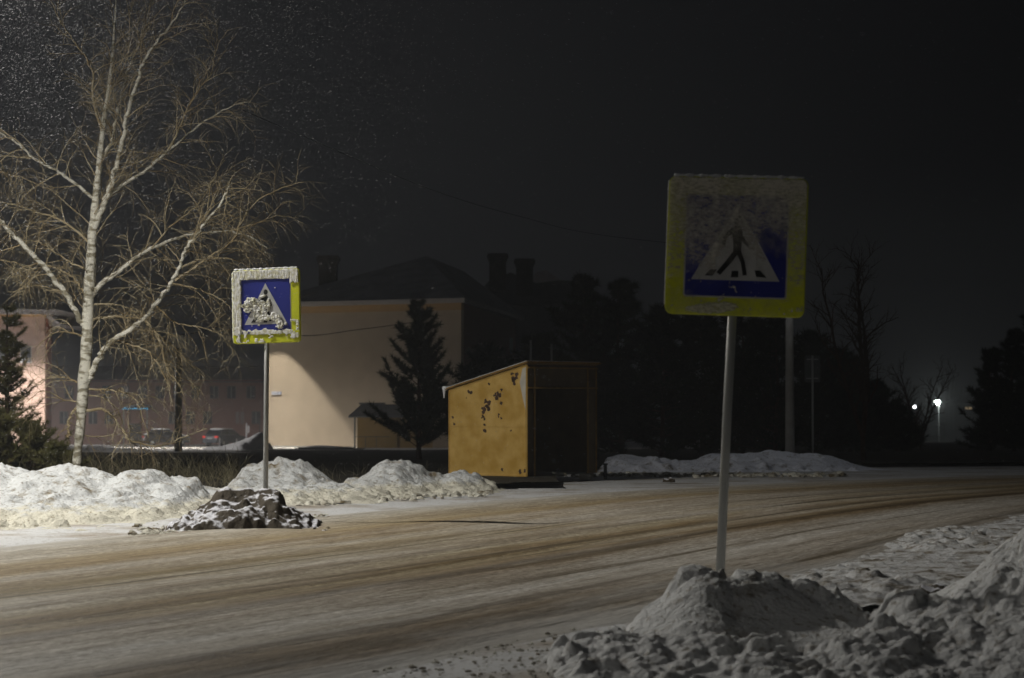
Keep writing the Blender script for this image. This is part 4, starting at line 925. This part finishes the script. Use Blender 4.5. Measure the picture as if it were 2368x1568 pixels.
# ------------------------------------------------------------------ buildings
def quad(mb, a, b, c, d, t=None):
    if t is None: mb.add([a, b, c, d], [(0, 1, 2, 3)])
    else: mb.prism([a, b, c, d], t)
def cream_house():
    DL, DR, DE = 175.0, 166.0, 206.0
    L = Wp(618, 1030, DL); Rr = Wp(1066, 1030, DR); E = Wp(1192, 1030, DE)
    for v in (L, Rr, E): v.z = 0
    zb = float(hg(170)) - .6; ze = Wp(1066, 700, DR).z
    root = empty('cream_house', (L.x, L.y, 0)); tag(root, 'cream walled block with hipped roof, lit by a lamp at its left corner', 'building')
    o = Vector((L.x, L.y, 0)); L = L - o; Rr = Rr - o; E = E - o
    Bk = L + (E - Rr)
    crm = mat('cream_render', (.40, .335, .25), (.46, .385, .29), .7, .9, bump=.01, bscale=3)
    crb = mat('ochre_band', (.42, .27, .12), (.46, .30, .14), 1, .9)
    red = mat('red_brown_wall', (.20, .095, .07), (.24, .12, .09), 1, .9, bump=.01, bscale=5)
    rf = mat('snowy_sheet_roof', (.20, .205, .22), (.30, .31, .33), .8, .7)
    brk = mat('dark_brick', (.06, .055, .05), (.10, .09, .085), 2, .9, bump=.02, bscale=6)
    tr = mat('pale_eave_board', (.40, .38, .36), (.46, .44, .42), 2, .7)
    Z = lambda p, z: Vector((p.x, p.y, z))
    ft = (Rr - L).normalized(); fnn = Vector((ft.y, -ft.x, 0)); st = (E - Rr).normalized(); snn = Vector((st.y, -st.x, 0))
    mb = MB(); mb.prism([Z(L, zb), Z(Rr, zb), Z(Rr, ze - .55), Z(L, ze - .55)], -fnn * .4); front = mb.build('front_wall', crm, root)
    mb = MB(); mb.prism([Z(L, ze - .55), Z(Rr, ze - .55), Z(Rr, ze), Z(L, ze)], -fnn * .4); mb.build('ochre_band', crb, root)
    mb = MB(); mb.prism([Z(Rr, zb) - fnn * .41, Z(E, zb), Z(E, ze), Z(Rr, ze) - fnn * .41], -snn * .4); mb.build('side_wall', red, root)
    mb = MB(); mb.prism([Z(L, zb) - fnn * .41, Z(L, ze) - fnn * .41, Z(Bk, ze), Z(Bk, zb)], snn * .4); mb.build('side_wall', crm, root)
    mb = MB(); mb.prism([Z(Bk, zb), Z(Bk, ze), Z(E, ze), Z(E, zb)], fnn * .3); mb.build('back_wall', crm, root)
    for (a, b_) in ((.15, .22), (.32, .39), (.5, .57), (.68, .75), (.86, .93)):
        for z0 in (zb + 2.0, zb + 5.3, zb + 8.5):
            if z0 + 1.5 > ze: continue
            mb = MB(); p = Rr + (E - Rr) * a; q = Rr + (E - Rr) * b_; quad(mb, Z(p, z0) + snn * .03, Z(q, z0) + snn * .03, Z(q, z0 + 1.5) + snn * .03, Z(p, z0 + 1.5) + snn * .03, -snn * .06); mb.build('window', M_BACK, root)
    # plinth, eaves
    mb = MB(); mb.prism([Z(L, zb) + fnn * .12, Z(Rr, zb) + fnn * .12, Z(Rr, zb + .62) + fnn * .12, Z(L, zb + .62) + fnn * .12], -fnn * .11); mb.build('plinth', M_CONC, root)
    ov = .55
    a = L + fnn * ov - snn * ov; b = Rr + fnn * ov + snn * ov; c = E + snn * ov - fnn * ov; d = Bk - snn * ov - fnn * ov
    mb = MB(); mb.prism([Z(a, ze), Z(b, ze), Z(c, ze), Z(d, ze)], (0, 0, .34)); mb.build('eave', tr, root)
    # hipped roof
    zr = Wp(980, 592, 178).z; up = ze + .345
    m0 = (a + b) / 2; ridge0 = m0 + (c - b) * .28; ridge1 = m0 + (c - b) * .80
    ridge0 = Wp(985, 592, 178) - o; ridge0.z = 0; ridge1 = ridge0 + (c - b) * .55
    mb = MB()
    quad(mb, Z(a, up), Z(b, up), Z(ridge0, zr), Z(ridge0, zr)) if False else mb.add([Z(a, up), Z(b, up), Z(ridge0, zr)], [(0, 1, 2)])
    quad(mb, Z(b, up), Z(c, up), Z(ridge1, zr), Z(ridge0, zr)); mb.add([Z(c, up), Z(d, up), Z(ridge1, zr)], [(0, 1, 2)]); quad(mb, Z(d, up), Z(a, up), Z(ridge0, zr), Z(ridge1, zr))
    mb.add([Z(a, up), Z(b, up), Z(c, up), Z(d, up)], [(3, 2, 1, 0)])
    roof = mb.build('roof', rf, root)
    # chimneys
    def chim(px0, px1, pt, pb, D, nm='chimney'):
        p = Wp((px0 + px1) / 2, pb, D) - o; tz = Wp(px0, pt, D).z; w = (px1 - px0) / F * D
        mb = MB(); mb.box((p.x, p.y, (p.z + tz) / 2 - .3), (w, w * .9, tz - p.z + .4)); ch = mb.build(nm, brk, roof)
        mb = MB(); mb.box((p.x, p.y, tz - .28), (w * 1.26, w * 1.15, .28)); mb.box((p.x, p.y, tz - .55), (w * 1.12, w * 1.02, .24)); mb.box((p.x, p.y, tz - .06), (w * 1.16, w * 1.05, .12)); mb.build(nm + '_cap', brk, roof)
    chim(738, 779, 592, 700, 178); chim(1131, 1170, 587, 660, 192); chim(1193, 1232, 599, 670, 190)
    # dark stain pipe
    # address plate
    pl = mat('plate_enamel', (.45, .48, .55), (.5, .52, .58), 3, .4); ink = mat('plate_ink', (.04, .05, .10), None, 3, .5)
    k0 = (640.5 - 618) / (1066 - 618); pc = L + (Rr - L) * k0; zc = Wp(640, 909, 174).z
    B = Matrix((ft, fnn, Vector((0, 0, 1)))).transposed()
    mb = MB(); mb.box(Z(pc, zc) + fnn * .03, (.95, .04, .26), B); plq = mb.build('address_plate', pl, root)
    mb = MB(); x = -.42
    for i, (w, h) in enumerate([(.05, .09), (.06, .08), (.05, .08), (.055, .08), (.05, .08), (.05, .08), (.06, .08), (.045, .08)]):
        mb.box(Z(pc, zc - .02) + fnn * .052 + ft * (x + w / 2), (.02, .004, h), B); mb.box(Z(pc, zc - .05 + (i % 3) * .03) + fnn * .053 + ft * (x + w / 2), (w * .8, .004, .02), B); x += w + .015
    mb.box(Z(pc, zc) + fnn * .052 + ft * .16, (.035, .004, .2), B); mb.box(Z(pc, zc - .04) + fnn * .053 + ft * .2, (.08, .004, .03), B); mb.box(Z(pc, zc) + fnn * .052 + ft * .42, (.04, .004, .2), B)
    mb.build('address_lettering', ink, plq)
    # wall lamp at the left corner (hidden behind the small sign)
    lp = Wp(642, 728, 173.6) - o; lpos = lp + fnn * 1.1
    mb = MB(); mb.tube([lp + fnn * .02, lp + fnn * .6 + Vector((0, 0, .2)), lpos + Vector((0, 0, .12))], .03, 6); mb.box(lpos + Vector((0, 0, .08)), (.4, .5, .08)); wl = mb.build('wall_lamp', M_BACK, root)
    mb = MB(); mb.box(lpos + Vector((0, 0, .03)), (.3, .4, .02)); mb.build('lamp_glass', M_LAMP, wl)
    l = spot(lpos + o, lpos + o + Vector((-1.2, -1.2, -5)), P_WALL, 102, .16, .12, (1, .92, .80))
    ld = l.data; ld.use_nodes = True; lt = ld.node_tree; em = lt.nodes['Emission']; fo = lt.nodes.new('ShaderNodeLightFalloff'); fo.inputs['Strength'].default_value = 1.0; lt.links.new(fo.outputs['Constant'], em.inputs['Strength'])
    # porch in front of the wall
    pd = mat('porch_sheet', (.12, .125, .13), (.16, .165, .17), 2, .7); och = mat('ochre_wall', (.25, .17, .06), (.3, .2, .08), 1, .9)
    def pp(px, py, D=163): return Wp(px, py, D) - o
    mb = MB(); mb.prism([pp(805, 962, 161), pp(1000, 962, 161), pp(1000, 935, 165), pp(835, 935, 165)], (0, 0, -.12)); porch = mb.build('porch_roof', pd, root)
    mb = MB(); mb.tube([pp(820, 963, 161.3), Z(pp(820, 963, 161.3), zb)], .07, 6); mb.build('porch_post', M_BACK, porch)
    mb = MB(); mb.prism([Z(pp(826, 963, 164.3), zb + .2), Z(pp(1000, 963, 164.3), zb + .2), pp(1000, 960, 164.3), pp(826, 960, 164.3)], (0, .15, 0)); mb.build('porch_wall', och, porch)
    mb = MB(); mb.tube([pp(822, 1010, 161.3), pp(900, 1010, 161.3)], .03, 5); mb.tube([pp(845, 1010, 161.3), Z(pp(845, 1010, 161.3), zb)], .03, 5); mb.tube([pp(870, 1010, 161.3), Z(pp(870, 1010, 161.3), zb)], .03, 5); mb.build('porch_railing', M_BACK, porch)
    mb = MB(); mb.box(pp(860, 933, 165.2), (4.0 * .5, .1, .14)); mb.build('porch_beam', M_BACK, porch)
cream_house()
# raised stone edging with snow before the cream house
q = Wp(755, 1040, 140); mb = MB(); mb.box((0, 0, .02), (3.6, 1.2, .16)); mb.box((.2, .3, .0), (4.4, 1.6, .08)); root = mb.build('low_ledge', M_BACK); root.location = (q.x, q.y, float(hg(140))); tag(root, 'low dark ledge topped with snow before the cream wall', 'ledge')
mb = MB(); mb.tube([(-1.7, 0, .09), (-1.0, 0, .10), (-.5, .1, .11), (.6, 0, .10), (1.6, 0, .09)], [.03, .10, .13, .09, .03], 8); o = mb.build('ledge_snow', M_FRESH, root, True)

# roofs behind the cream house
def back_roof(label, pts, D, depth, m):
    P = [Wp(x, y, D) for x, y in pts]; z0 = float(hg(D)); root = empty('house', (P[0].x, D, z0)); tag(root, label, 'house', 'dark houses beyond the cream house')
    o = Vector(root.location); base = [p - o for p in P]
    xs_ = [p.x for p in base]; x0, x1 = min(xs_), max(xs_); zl = min(base[0].z, base[-1].z)
    mb = MB(); mb.box(((x0 + x1) / 2, depth / 2 + .3, zl / 2 - .05), (x1 - x0 - .6, depth, zl)); mb.build('wall', M_BACK, root)
    mb = MB(); mb.prism(base, (0, depth + .6, 0)); mb.build('roof', m, root)
M_DROOF = mat('dark_roof_sheet', (.05, .05, .052), (.08, .08, .085), 1, .8)
M_LROOF = mat('snow_covered_roof', (.55, .52, .52), (.65, .62, .62), 1, .8, vec=(1, 1, 1))
back_roof('dark gabled house right of the chimneys', [(1080, 705), (1130, 650), (1180, 630), (1240, 655), (1290, 648), (1340, 650), (1420, 700)], 230, 10, M_DROOF)
back_roof('house with pale snowy roof peeping between chimney and dark gable', [(1225, 662), (1238, 630), (1262, 625), (1300, 650), (1310, 662)], 250, 8, M_LROOF)

M_PINK = mat('pink_render', (.42, .22, .17), (.48, .27, .21), .5, .9, bump=.01, bscale=4)
M_PINKL = mat('light_pink_render', (.52, .36, .29), (.58, .42, .34), .8, .9, bump=.01, bscale=4)
M_SALM = mat('salmon_corner', (.52, .19, .12), (.56, .22, .14), 1, .9)
M_GLASS = mat('dark_window_glass', (.015, .017, .02), (.025, .028, .03), 2, .15, spec=.6)
M_FRAME = mat('white_window_frame', (.5, .5, .48), None, 3, .6)
M_EAVE = mat('snowy_eave', (.60, .57, .58), (.68, .66, .67), 4, .7)
def near_pink():
    D = 190; z0 = float(hg(D)); b = Wp(-400, 1030, D); root = empty('pink_house', (b.x, b.y, z0)); tag(root, 'tall light pink house with salmon corner behind the left pines', 'building')
    o = Vector(root.location)
    def q(px, py, d=D): return Wp(px, py, d) - o
    mb = MB(); mb.prism([Vector((q(-400, 1000).x, 0, -1)), Vector((q(104, 1000).x, 0, -1)), q(104, 733), q(-400, 733)], (0, .4, 0)); mb.build('front_wall', M_PINKL, root)
    mb = MB(); mb.prism([Vector((q(-400, 1000).x, .0, q(104, 733).z)), Vector((q(104, 1000).x, 0, q(104, 733).z)), q(104, 726), q(-400, 726)], (0, .4, 0)); mb.build('ochre_band', mat('ochre_trim', (.5, .3, .1), None, 2, .8), root)
    c = q(104, 1000); e = Wp(119, 1000, 205) - o
    mb = MB(); mb.prism([Vector((c.x, .41, -1)), Vector((e.x, e.y, -1)), Vector((e.x, e.y, q(104, 733).z)), Vector((c.x, .41, q(104, 733).z))], (-.4, 0, 0)); mb.build('salmon_side_wall', M_SALM, root)
    mb = MB(); mb.prism([q(-400, 726, D - 1), q(124, 726, D - 1), q(131, 716, D - 1), q(-400, 709, D - 1)], (0, 12, 0)); roof = mb.build('roof', M_EAVE, root)
    mb = MB(); mb.prism([q(100, 731, D + .6), q(138, 757, D + .6), q(142, 750, D + .6), q(104, 722, D + .6)], (0, 13, 0)); mb.build('lean_to_roof', M_EAVE, root)
    mb = MB(); rs = random.Random(1)
    for k in range(60):
        p = q(-20 + 150 * k / 60, 724, D - 1.02); mb.tube([p, p + Vector((0, 0, -.15 - .35 * rs.random()))], [.03, .005], 4)
    for k in range(18):
        p = q(112 + 28 * k / 18, 740 + 16 * k / 18, D + .55); mb.tube([p, p + Vector((0, 0, -.2 - .6 * rs.random()))], [.03, .005], 4)
    mb.build('icicles', M_EAVE, roof)
    for px, py in ((2, 815), (60, 820), (2, 960), (22, 960)):
        f = MB(); a = q(px, py); f.box((a.x, -.03, a.z), (1.0, .08, 1.5)); w = f.build('window', M_FRAME, root)
        f = MB(); f.box((a.x, -.08, a.z), (.86, .02, 1.36)); f.build('pane', M_GLASS, w)
near_pink()
def long_pink():
    D = 270.0; z0 = float(hg(D)); b = Wp(60, 1030, D); root = empty('long_pink_building', (b.x, b.y, z0)); tag(root, 'long two storey reddish pink building behind the parked cars', 'building')
    o = Vector(root.location)
    def q(px, py, d=D): return Wp(px, py, d) - o
    xa = q(60, 1000).x; xb = q(640, 1000).x; zt = q(300, 878).z
    mb = MB(); mb.box(((xa + xb) / 2, 6, zt / 2 - .5), (xb - xa, 12, zt + 1)); mb.build('wall', M_PINK, root)
    mb = MB(); mb.prism([q(50, 878, D - .6), q(650, 880, D - .6), q(640, 850, D + 6), q(115, 846, D + 6)], (0, 0, -.25)); mb.prism([Vector((xa, 6.2, q(60, 846, D + 6).z)), Vector((xb, 6.2, q(60, 846, D + 6).z)), Vector((xb, 12.5, zt)), Vector((xa, 12.5, zt))], (0, 0, -.2)); mb.build('roof', mat('grey_snow_roof', (.16, .16, .175), (.24, .24, .26), .7, .8), root)
    mb = MB(); mb.box(((xa + xb) / 2, -.4, zt - .12), (xb - xa + .5, .8, .2)); mb.build('eave', mat('red_eave', (.28, .10, .08), None, 2, .8), root)
    for py, lst in ((907, (160, 247, 288, 330, 370, 410, 452, 495, 535, 580)), (966, (148, 215, 252, 400, 440, 480, 592))):
        for px in lst:
            a = q(px, py); f = MB(); f.box((a.x, -.03, a.z), (1.05, .08, 1.55)); w = f.build('window', M_BACK, root)
            f = MB(); f.box((a.x - .27, -.08, a.z), (.42, .02, 1.4)); f.box((a.x + .27, -.08, a.z), (.42, .02, 1.4)); f.build('pane', M_GLASS, w)
            f = MB(); f.box((a.x + .0, -.10, a.z), (.09, .02, 1.45)); f.build('frame', M_FRAME, w)
    for px in (549, 560):
        a = q(px, 966); f = MB(); f.box((a.x, -.05, a.z), (.46, .1, 1.5)); f.build('door_panel', mat('pale_door', (.45, .36, .33), None, 3, .7), root)
    # entrance canopy with a garland
    mb = MB(); mb.prism([q(281, 944, D - 2.5), q(345, 946, D - 2.5), q(345, 938, D - 2.5), q(325, 935, D - 2.5)], (0, 2.4, 0)); can = mb.build('entrance_canopy', M_DROOF, root)
    mb = MB(); mb.tube([q(281, 943, D - 2.6), q(325, 934, D - 2.6)], .07, 5); mb.build('canopy_snow', M_FRESH, can)
    mb = MB(); rs = random.Random(2)
    for k in range(24): p = q(283 + 60 * k / 24, 945 + rs.uniform(-1, 1), D - 2.7); mb.box(p, (.06, .06, .06))
    mb.build('garland_lights', mat('garland_glow', (.1, .4, .6), None, 3, .5, emit=((.1, .6, 1), 2.0)), can)
    for px in (286, 340):
        mb = MB(); p = q(px, 946, D - 2.2); mb.tube([p, Vector((p.x, p.y, -.2))], .1, 6); mb.build('canopy_post', M_FRAME, can)
    mb = MB(); a = q(312, 980); mb.box((a.x, -.05, a.z * .5), (1.6, .1, a.z)); mb.build('door', M_DROOF, root)
long_pink()
# cars ----------------------------------------------------------------
def car(label, px, D, yaw, paint, snow, tail=True, sc_=1.0):
    b = gnd(px, D); root = empty('parked_car', b, yaw); tag(root, label, 'car', 'cars parked in the yard')
    gl = M_GLASS
    prof = [(-2.15, .32), (-2.2, .62), (-2.12, .95), (-1.95, 1.02), (-1.35, 1.06), (-.9, 1.04), (.9, .98), (1.5, .92), (2.05, .80), (2.15, .55), (2.12, .30)]
    mb = MB(); secs = [(-.86, .93), (-.8, 1.0), (.8, 1.0), (.86, .93)]
    vs = []; n = len(prof)
    for y, k in secs: vs += [(x * k, y, .62 + (z - .62) * (k if z > .62 else 1)) for x, z in prof]
    fs = [tuple(range(n)), tuple(range(4 * n - 1, 3 * n - 1, -1))]
    for s in range(3):
        for i in range(n): j = (i + 1) % n; fs.append((s * n + j, s * n + i, (s + 1) * n + i, (s + 1) * n + j))
    mb.add(vs, fs); body = mb.build('body', paint, root, False)
    cab = [(-1.85, 1.0), (-1.35, 1.42), (-.4, 1.50), (.35, 1.42), (1.05, .98)]
    mb = MB(); vs = [(x, -.80 + (z - 1) * .28, z) for x, z in cab] + [(x, .80 - (z - 1) * .28, z) for x, z in cab]; n = 5
    fs = [tuple(range(n)), tuple(range(2 * n - 1, n - 1, -1))] + [((i + 1) % n, i, i + n, (i + 1) % n + n) for i in range(n)]; mb.add(vs, fs); mb.build('cabin_glass', gl, root)
    mb = MB(); mb.prism([(-1.38, -.66, 1.425), (.33, -.66, 1.425), (.33, .66, 1.425), (-1.38, .66, 1.425)], (0, 0, .07))
    for s in (-1, 1):
        for (xa, za, xb, zb_) in ((-1.87, .99, -1.37, 1.43), (-.35, 1.0, -.35, 1.47), (1.07, .97, .36, 1.43), (-1.2, 1.0, -1.0, 1.46)):
            mb.tube([(xa, s * (.81 - (za - 1) * .28), za), (xb, s * (.81 - (zb_ - 1) * .28), zb_)], .035, 4)
    mb.build('roof_panel', paint, root)
    for sx in (-1.35, 1.3):
        for sy in (-.82, .82):
            mb = MB(); mb.tube([(sx, sy - .1, .32), (sx, sy + .1, .32)], .32, 16); w = mb.build('wheel', M_BLACK, root, False)
            mb = MB(); mb.tube([(sx, sy - .108 if sy < 0 else sy + .1, .32), (sx, sy - .1 if sy < 0 else sy + .108, .32)], .19, 12); mb.build('rim', M_GALV, w)
    red = mat('tail_lamp', (.55, .02, .02), (.7, .04, .03), 8, .3, emit=((1, .05, .03), .35) if tail else None)
    for sy in (-.68, .68):
        mb = MB(); mb.box((-2.16, sy, .86), (.08, .32, .16)); mb.box((-2.05, sy * 1.19, .86), (.25, .06, .14)); mb.build('tail_light', red, root)
        mb = MB(); mb.box((2.05, sy, .70), (.14, .3, .14)); mb.build('headlight', M_WHITEF, root)
    mb = MB(); mb.box((-2.21, 0, .42), (.1, 1.6, .2)); mb.build('rear_bumper', paint, root)
    mb = MB(); mb.box((-2.22, 0, .72), (.03, .5, .11)); mb.build('number_plate', M_WHITEF, root)
    if snow:
        mb = MB(); mb.box((-.5, 0, 1.55), (1.7, 1.25, .10)); mb.tube([(-1.3, 0, 1.5), (-.5, 0, 1.5), (.3, 0, 1.48)], [.4, .55, .4], 8)
        mb.v = [(x, y, max(1.497, min(z, 1.6 + .02 * math.sin(9 * x)))) for x, y, z in mb.v]; mb.build('roof_snow', M_FRESH, root, True)
        if snow > 1: 
            mb = MB(); mb.prism([(1.0, -.7, 1.02), (2.0, -.68, .86), (2.0, .68, .86), (1.0, .7, 1.02)], (0, 0, .10)); mb.prism([(-2.1, -.7, 1.02), (-1.8, -.7, 1.08), (-1.8, .7, 1.08), (-2.1, .7, 1.02)], (0, 0, .08)); mb.build('bonnet_snow', M_FRESH, root)
car('dark blue grey hatchback with red tail lights behind the bright snow heap', 520, 196, R(60), mat('dark_blue_paint', (.03, .04, .055), (.045, .055, .07), 3, .3, spec=.6), 1)
car('snow covered dark car seen through the drooping branches', 385, 200, R(12), mat('dark_grey_paint', (.03, .03, .033), None, 3, .3, spec=.6), 2, False)
# utility pole in the yard and marker stakes
q = Wp(412, 1052, 118); g0 = float(hg(118)); mb = MB(); mb.tube([(0, 0, -.3), (0, 0, 5.6)], [.22, .17], 10); o = mb.build('utility_pole', M_BACK, None, True); o.location = (q.x, q.y, g0); tag(o, 'thick dark pole seen through the branches left of the parked car', 'pole')
for px, py0, py1, D, r, lab in ((570, 978, 1035, 152, .06, 'tallest pale stake stuck in the bright snow heap'), (600, 966, 1010, 160, .03, 'thin dark stake at the right end of the bright snow heap'), (547, 1015, 1040, 150, .035, 'short stake left of the tall pale stake'), (508, 1012, 1040, 150, .035, 'short stake before the parked car tail light')):
    q = Wp(px, py0, D); q1 = Wp(px, py1, D); mb = MB(); zz = float(hg(D)); mb.tube([(0, 0, -.1), (0, 0, q.z - zz)], [r, r * .9], 6)
    if r > .05: mb.box((.12, 0, q.z - zz - .45), (.16, .03, .5))
    o = mb.build('marker_stake', M_EAVE if r != .03 else M_BACK); o.location = (q.x, q.y, zz); tag(o, lab, 'stake', 'stakes in the yard snow')

# ------------------------------------------------------------------ overhead wires
def wire(label, pts, r, m, sag=0):
    P = catmull([tuple(Wp(*p)) for p in pts], 10); mb = MB(); mb.tube(P, r, 5); o = mb.build('overhead_wire', m, None, True); tag(o, label, 'wire', 'overhead wires')
M_WIRE = mat('black_cable', (.012, .012, .012), None, 3, .6); M_WIRE2 = mat('frosted_cable', (.35, .35, .36), None, 3, .6)
wire('dark overhead wire sagging down the sky towards the large sign', [(560, 255, 40), (900, 400, 46), (1050, 457, 49), (1200, 500, 52), (1400, 545, 55), (1838, 590, 60)], .006, M_WIRE)
wire('thin wire crossing in front of the cream wall', [(240, 800, 100), (460, 768, 108), (535, 752, 110), (700, 776, 120), (830, 762, 125), (960, 745, 130)], .022, M_WIRE)

# ------------------------------------------------------------------ far lights along the road
def far_lamp(label, px, py, D, glass, power, col):
    p = Wp(px, py, D); g0 = float(hg(D)); root = empty('far_lamp', (p.x, p.y, g0)); tag(root, label, 'street lamp', 'far lights at the end of the road')
    h = p.z - g0
    mb = MB(); mb.tube([(.25, 0, 0), (.25, 0, h - .2)], .09, 8); mb.tube([(.25, 0, h - .2), (0, 0, h)], .05, 6); mb.build('pole', M_BACK, root)
    n = 10; m_ = mat('far_glow', (.8, .8, .8), None, 3, .3, emit=(col, power))
    mb = MB(); pts = [(0, 0, h - glass + 2 * glass * k / 8) for k in range(9)]; mb.tube(pts, [max(.02, glass * math.sin(math.pi * k / 8)) for k in range(9)], 12); mb.build('lamp_globe', m_, root, True)
    return root
far_lamp('brightest distant lamp near the horizon on the right', 2167, 930, 420, .6, 60, (.93, 1, .95))
l = bpy.data.lights.new('lamp_light', 'POINT'); l.energy = 4000; l.shadow_soft_size = .5; l.color = (.92, 1, .95); lo = bpy.data.objects.new('lamp_light', l); COL.objects.link(lo); lo.location = Wp(2167, 930, 418.5)
far_lamp('smaller distant lamp left of the brightest one', 2114, 941, 520, .40, 20, (.95, .95, 1))
def far_house(label, px, py, D, wins):
    p = Wp(px, py, D); g0 = float(hg(D)); root = empty('far_house', (p.x, p.y, g0)); tag(root, label, 'house', 'far dark houses with lit windows'); h = p.z - g0
    mb = MB(); mb.box((0, 4, h * .5 + .4), (6, 8, h + 1.2)); mb.build('wall', M_BACK, root)
    mb = MB(); z = h + 1.2; mb.prism([(-3.5, -.5, z), (3.5, -.5, z), (0, -.5, z + 1.8)], (0, 9, 0)); mb.build('roof', M_DROOF, root)
    gm = mat('lit_window', (.8, .6, .3), None, 3, .5, emit=((1, .72, .4), .22 if len(wins) > 1 else .5))
    for dx, w, hh in wins: mb = MB(); mb.box((dx, -.05, h), (w, .08, hh)); mb.build('lit_window', gm, root)
far_house('far house with a pair of dim yellow windows', 2238, 944, 470, [(-.35, .5, .5), (.45, .7, .5)])
far_house('far house with one tiny lit window right of the back-facing sign', 1942, 862, 260, [(0, .16, .35)])
far_house('far house with one faint lit window low behind the trees', 1985, 953, 300, [(0, .2, .4)])

mb = MB(); rs = random.Random(12)
for _ in range(420):
    D = rs.uniform(560, 640); px = rs.uniform(1300, 2560); q = Wp(px, 900, D); H = rs.uniform(11, 16) * (1 + .12 * math.sin(px * .021)); r = rs.uniform(1.6, 3.2); z0 = float(hg(D)); a0 = rs.random()
    n = 7; pts = []
    for k, f in enumerate((0, .1, .3, .34, .55, .59, .78, .82, 1.0)):
        w = r * (1 - f) ** .8 * (1.25 if k % 2 == 0 else .8) * rs.uniform(.8, 1.15) + .05; pts.append((w, z0 + H * f))
    vs = [(q.x + w * math.cos(a0 + 2 * math.pi * j / n) * rs.uniform(.8, 1.2), D + w * math.sin(a0 + 2 * math.pi * j / n), z) for w, z in pts for j in range(n)]
    mb.add(vs, [(k * n + j, k * n + (j + 1) % n, (k + 1) * n + (j + 1) % n, (k + 1) * n + j) for k in range(8) for j in range(n)])
o = mb.build('far_wood', M_NEEDD); tag(o, 'dark line of forest far beyond the end of the road', kind='stuff')
# ------------------------------------------------------------------ falling snow
mb = MB(); rs = random.Random(99)
def flake(p, r, el):
    w = Vector((.75, rs.gauss(0, .25), .35 + rs.gauss(0, .10))).normalized() if p.x < -1 else Vector((.8, rs.gauss(0, .25), -.3 + rs.gauss(0, .2))).normalized()
    a = w.cross(Vector((0, 1, 0))).normalized() * r; b = w.cross(a).normalized() * r; e = w * r * el
    mb.add([p - e, p + a, p + b, p - a, p - b, p + e], [(0, 1, 2), (0, 2, 3), (0, 3, 4), (0, 4, 1), (5, 2, 1), (5, 3, 2), (5, 4, 3), (5, 1, 4)])
for _ in range(9000):
    Y = 7 + 38 * rs.random() ** .7; p = Vector((rs.uniform(-.25, .25) * Y, Y, CAMZ + rs.uniform(-.16, .21) * Y))
    if p.z > .3: flake(p, rs.uniform(.0008, .0018), rs.uniform(2, 6))
for _ in range(34000):
    p = Vector((-7.8 + abs(rs.gauss(0, 3.2)), rs.gauss(28, 5), 8.8 - abs(rs.gauss(0, 3.2))))
    if p.z > .5 and (Vector((-10.6, 26.3, 10.6)) - p).length > .6: flake(p, rs.uniform(.0008, .0019), rs.uniform(6, 10))
o = mb.build('falling_snow', mat('airborne_snow', (.45, .45, .46), (.6, .6, .62), 20, .9)); tag(o, 'wind-blown snowflakes in the night air', kind='stuff')

# ------------------------------------------------------------------ haze of blowing snow
mb = MB(); mb.box((0, 330, 12), (900, 820, 52)); hz = mb.build('haze', None); tag(hz, kind='stuff', label='thin haze of blowing snow')
hm = bpy.data.materials.new('haze'); hm.use_nodes = True; t = hm.node_tree; t.nodes.clear()
ho = t.nodes.new('ShaderNodeOutputMaterial'); pv = t.nodes.new('ShaderNodeVolumePrincipled'); pv.inputs['Density'].default_value = .0012; pv.inputs['Color'].default_value = (.85, .87, .9, 1); pv.inputs['Anisotropy'].default_value = .25
t.links.new(pv.outputs[0], ho.inputs['Volume']); hz.data.materials.append(hm)
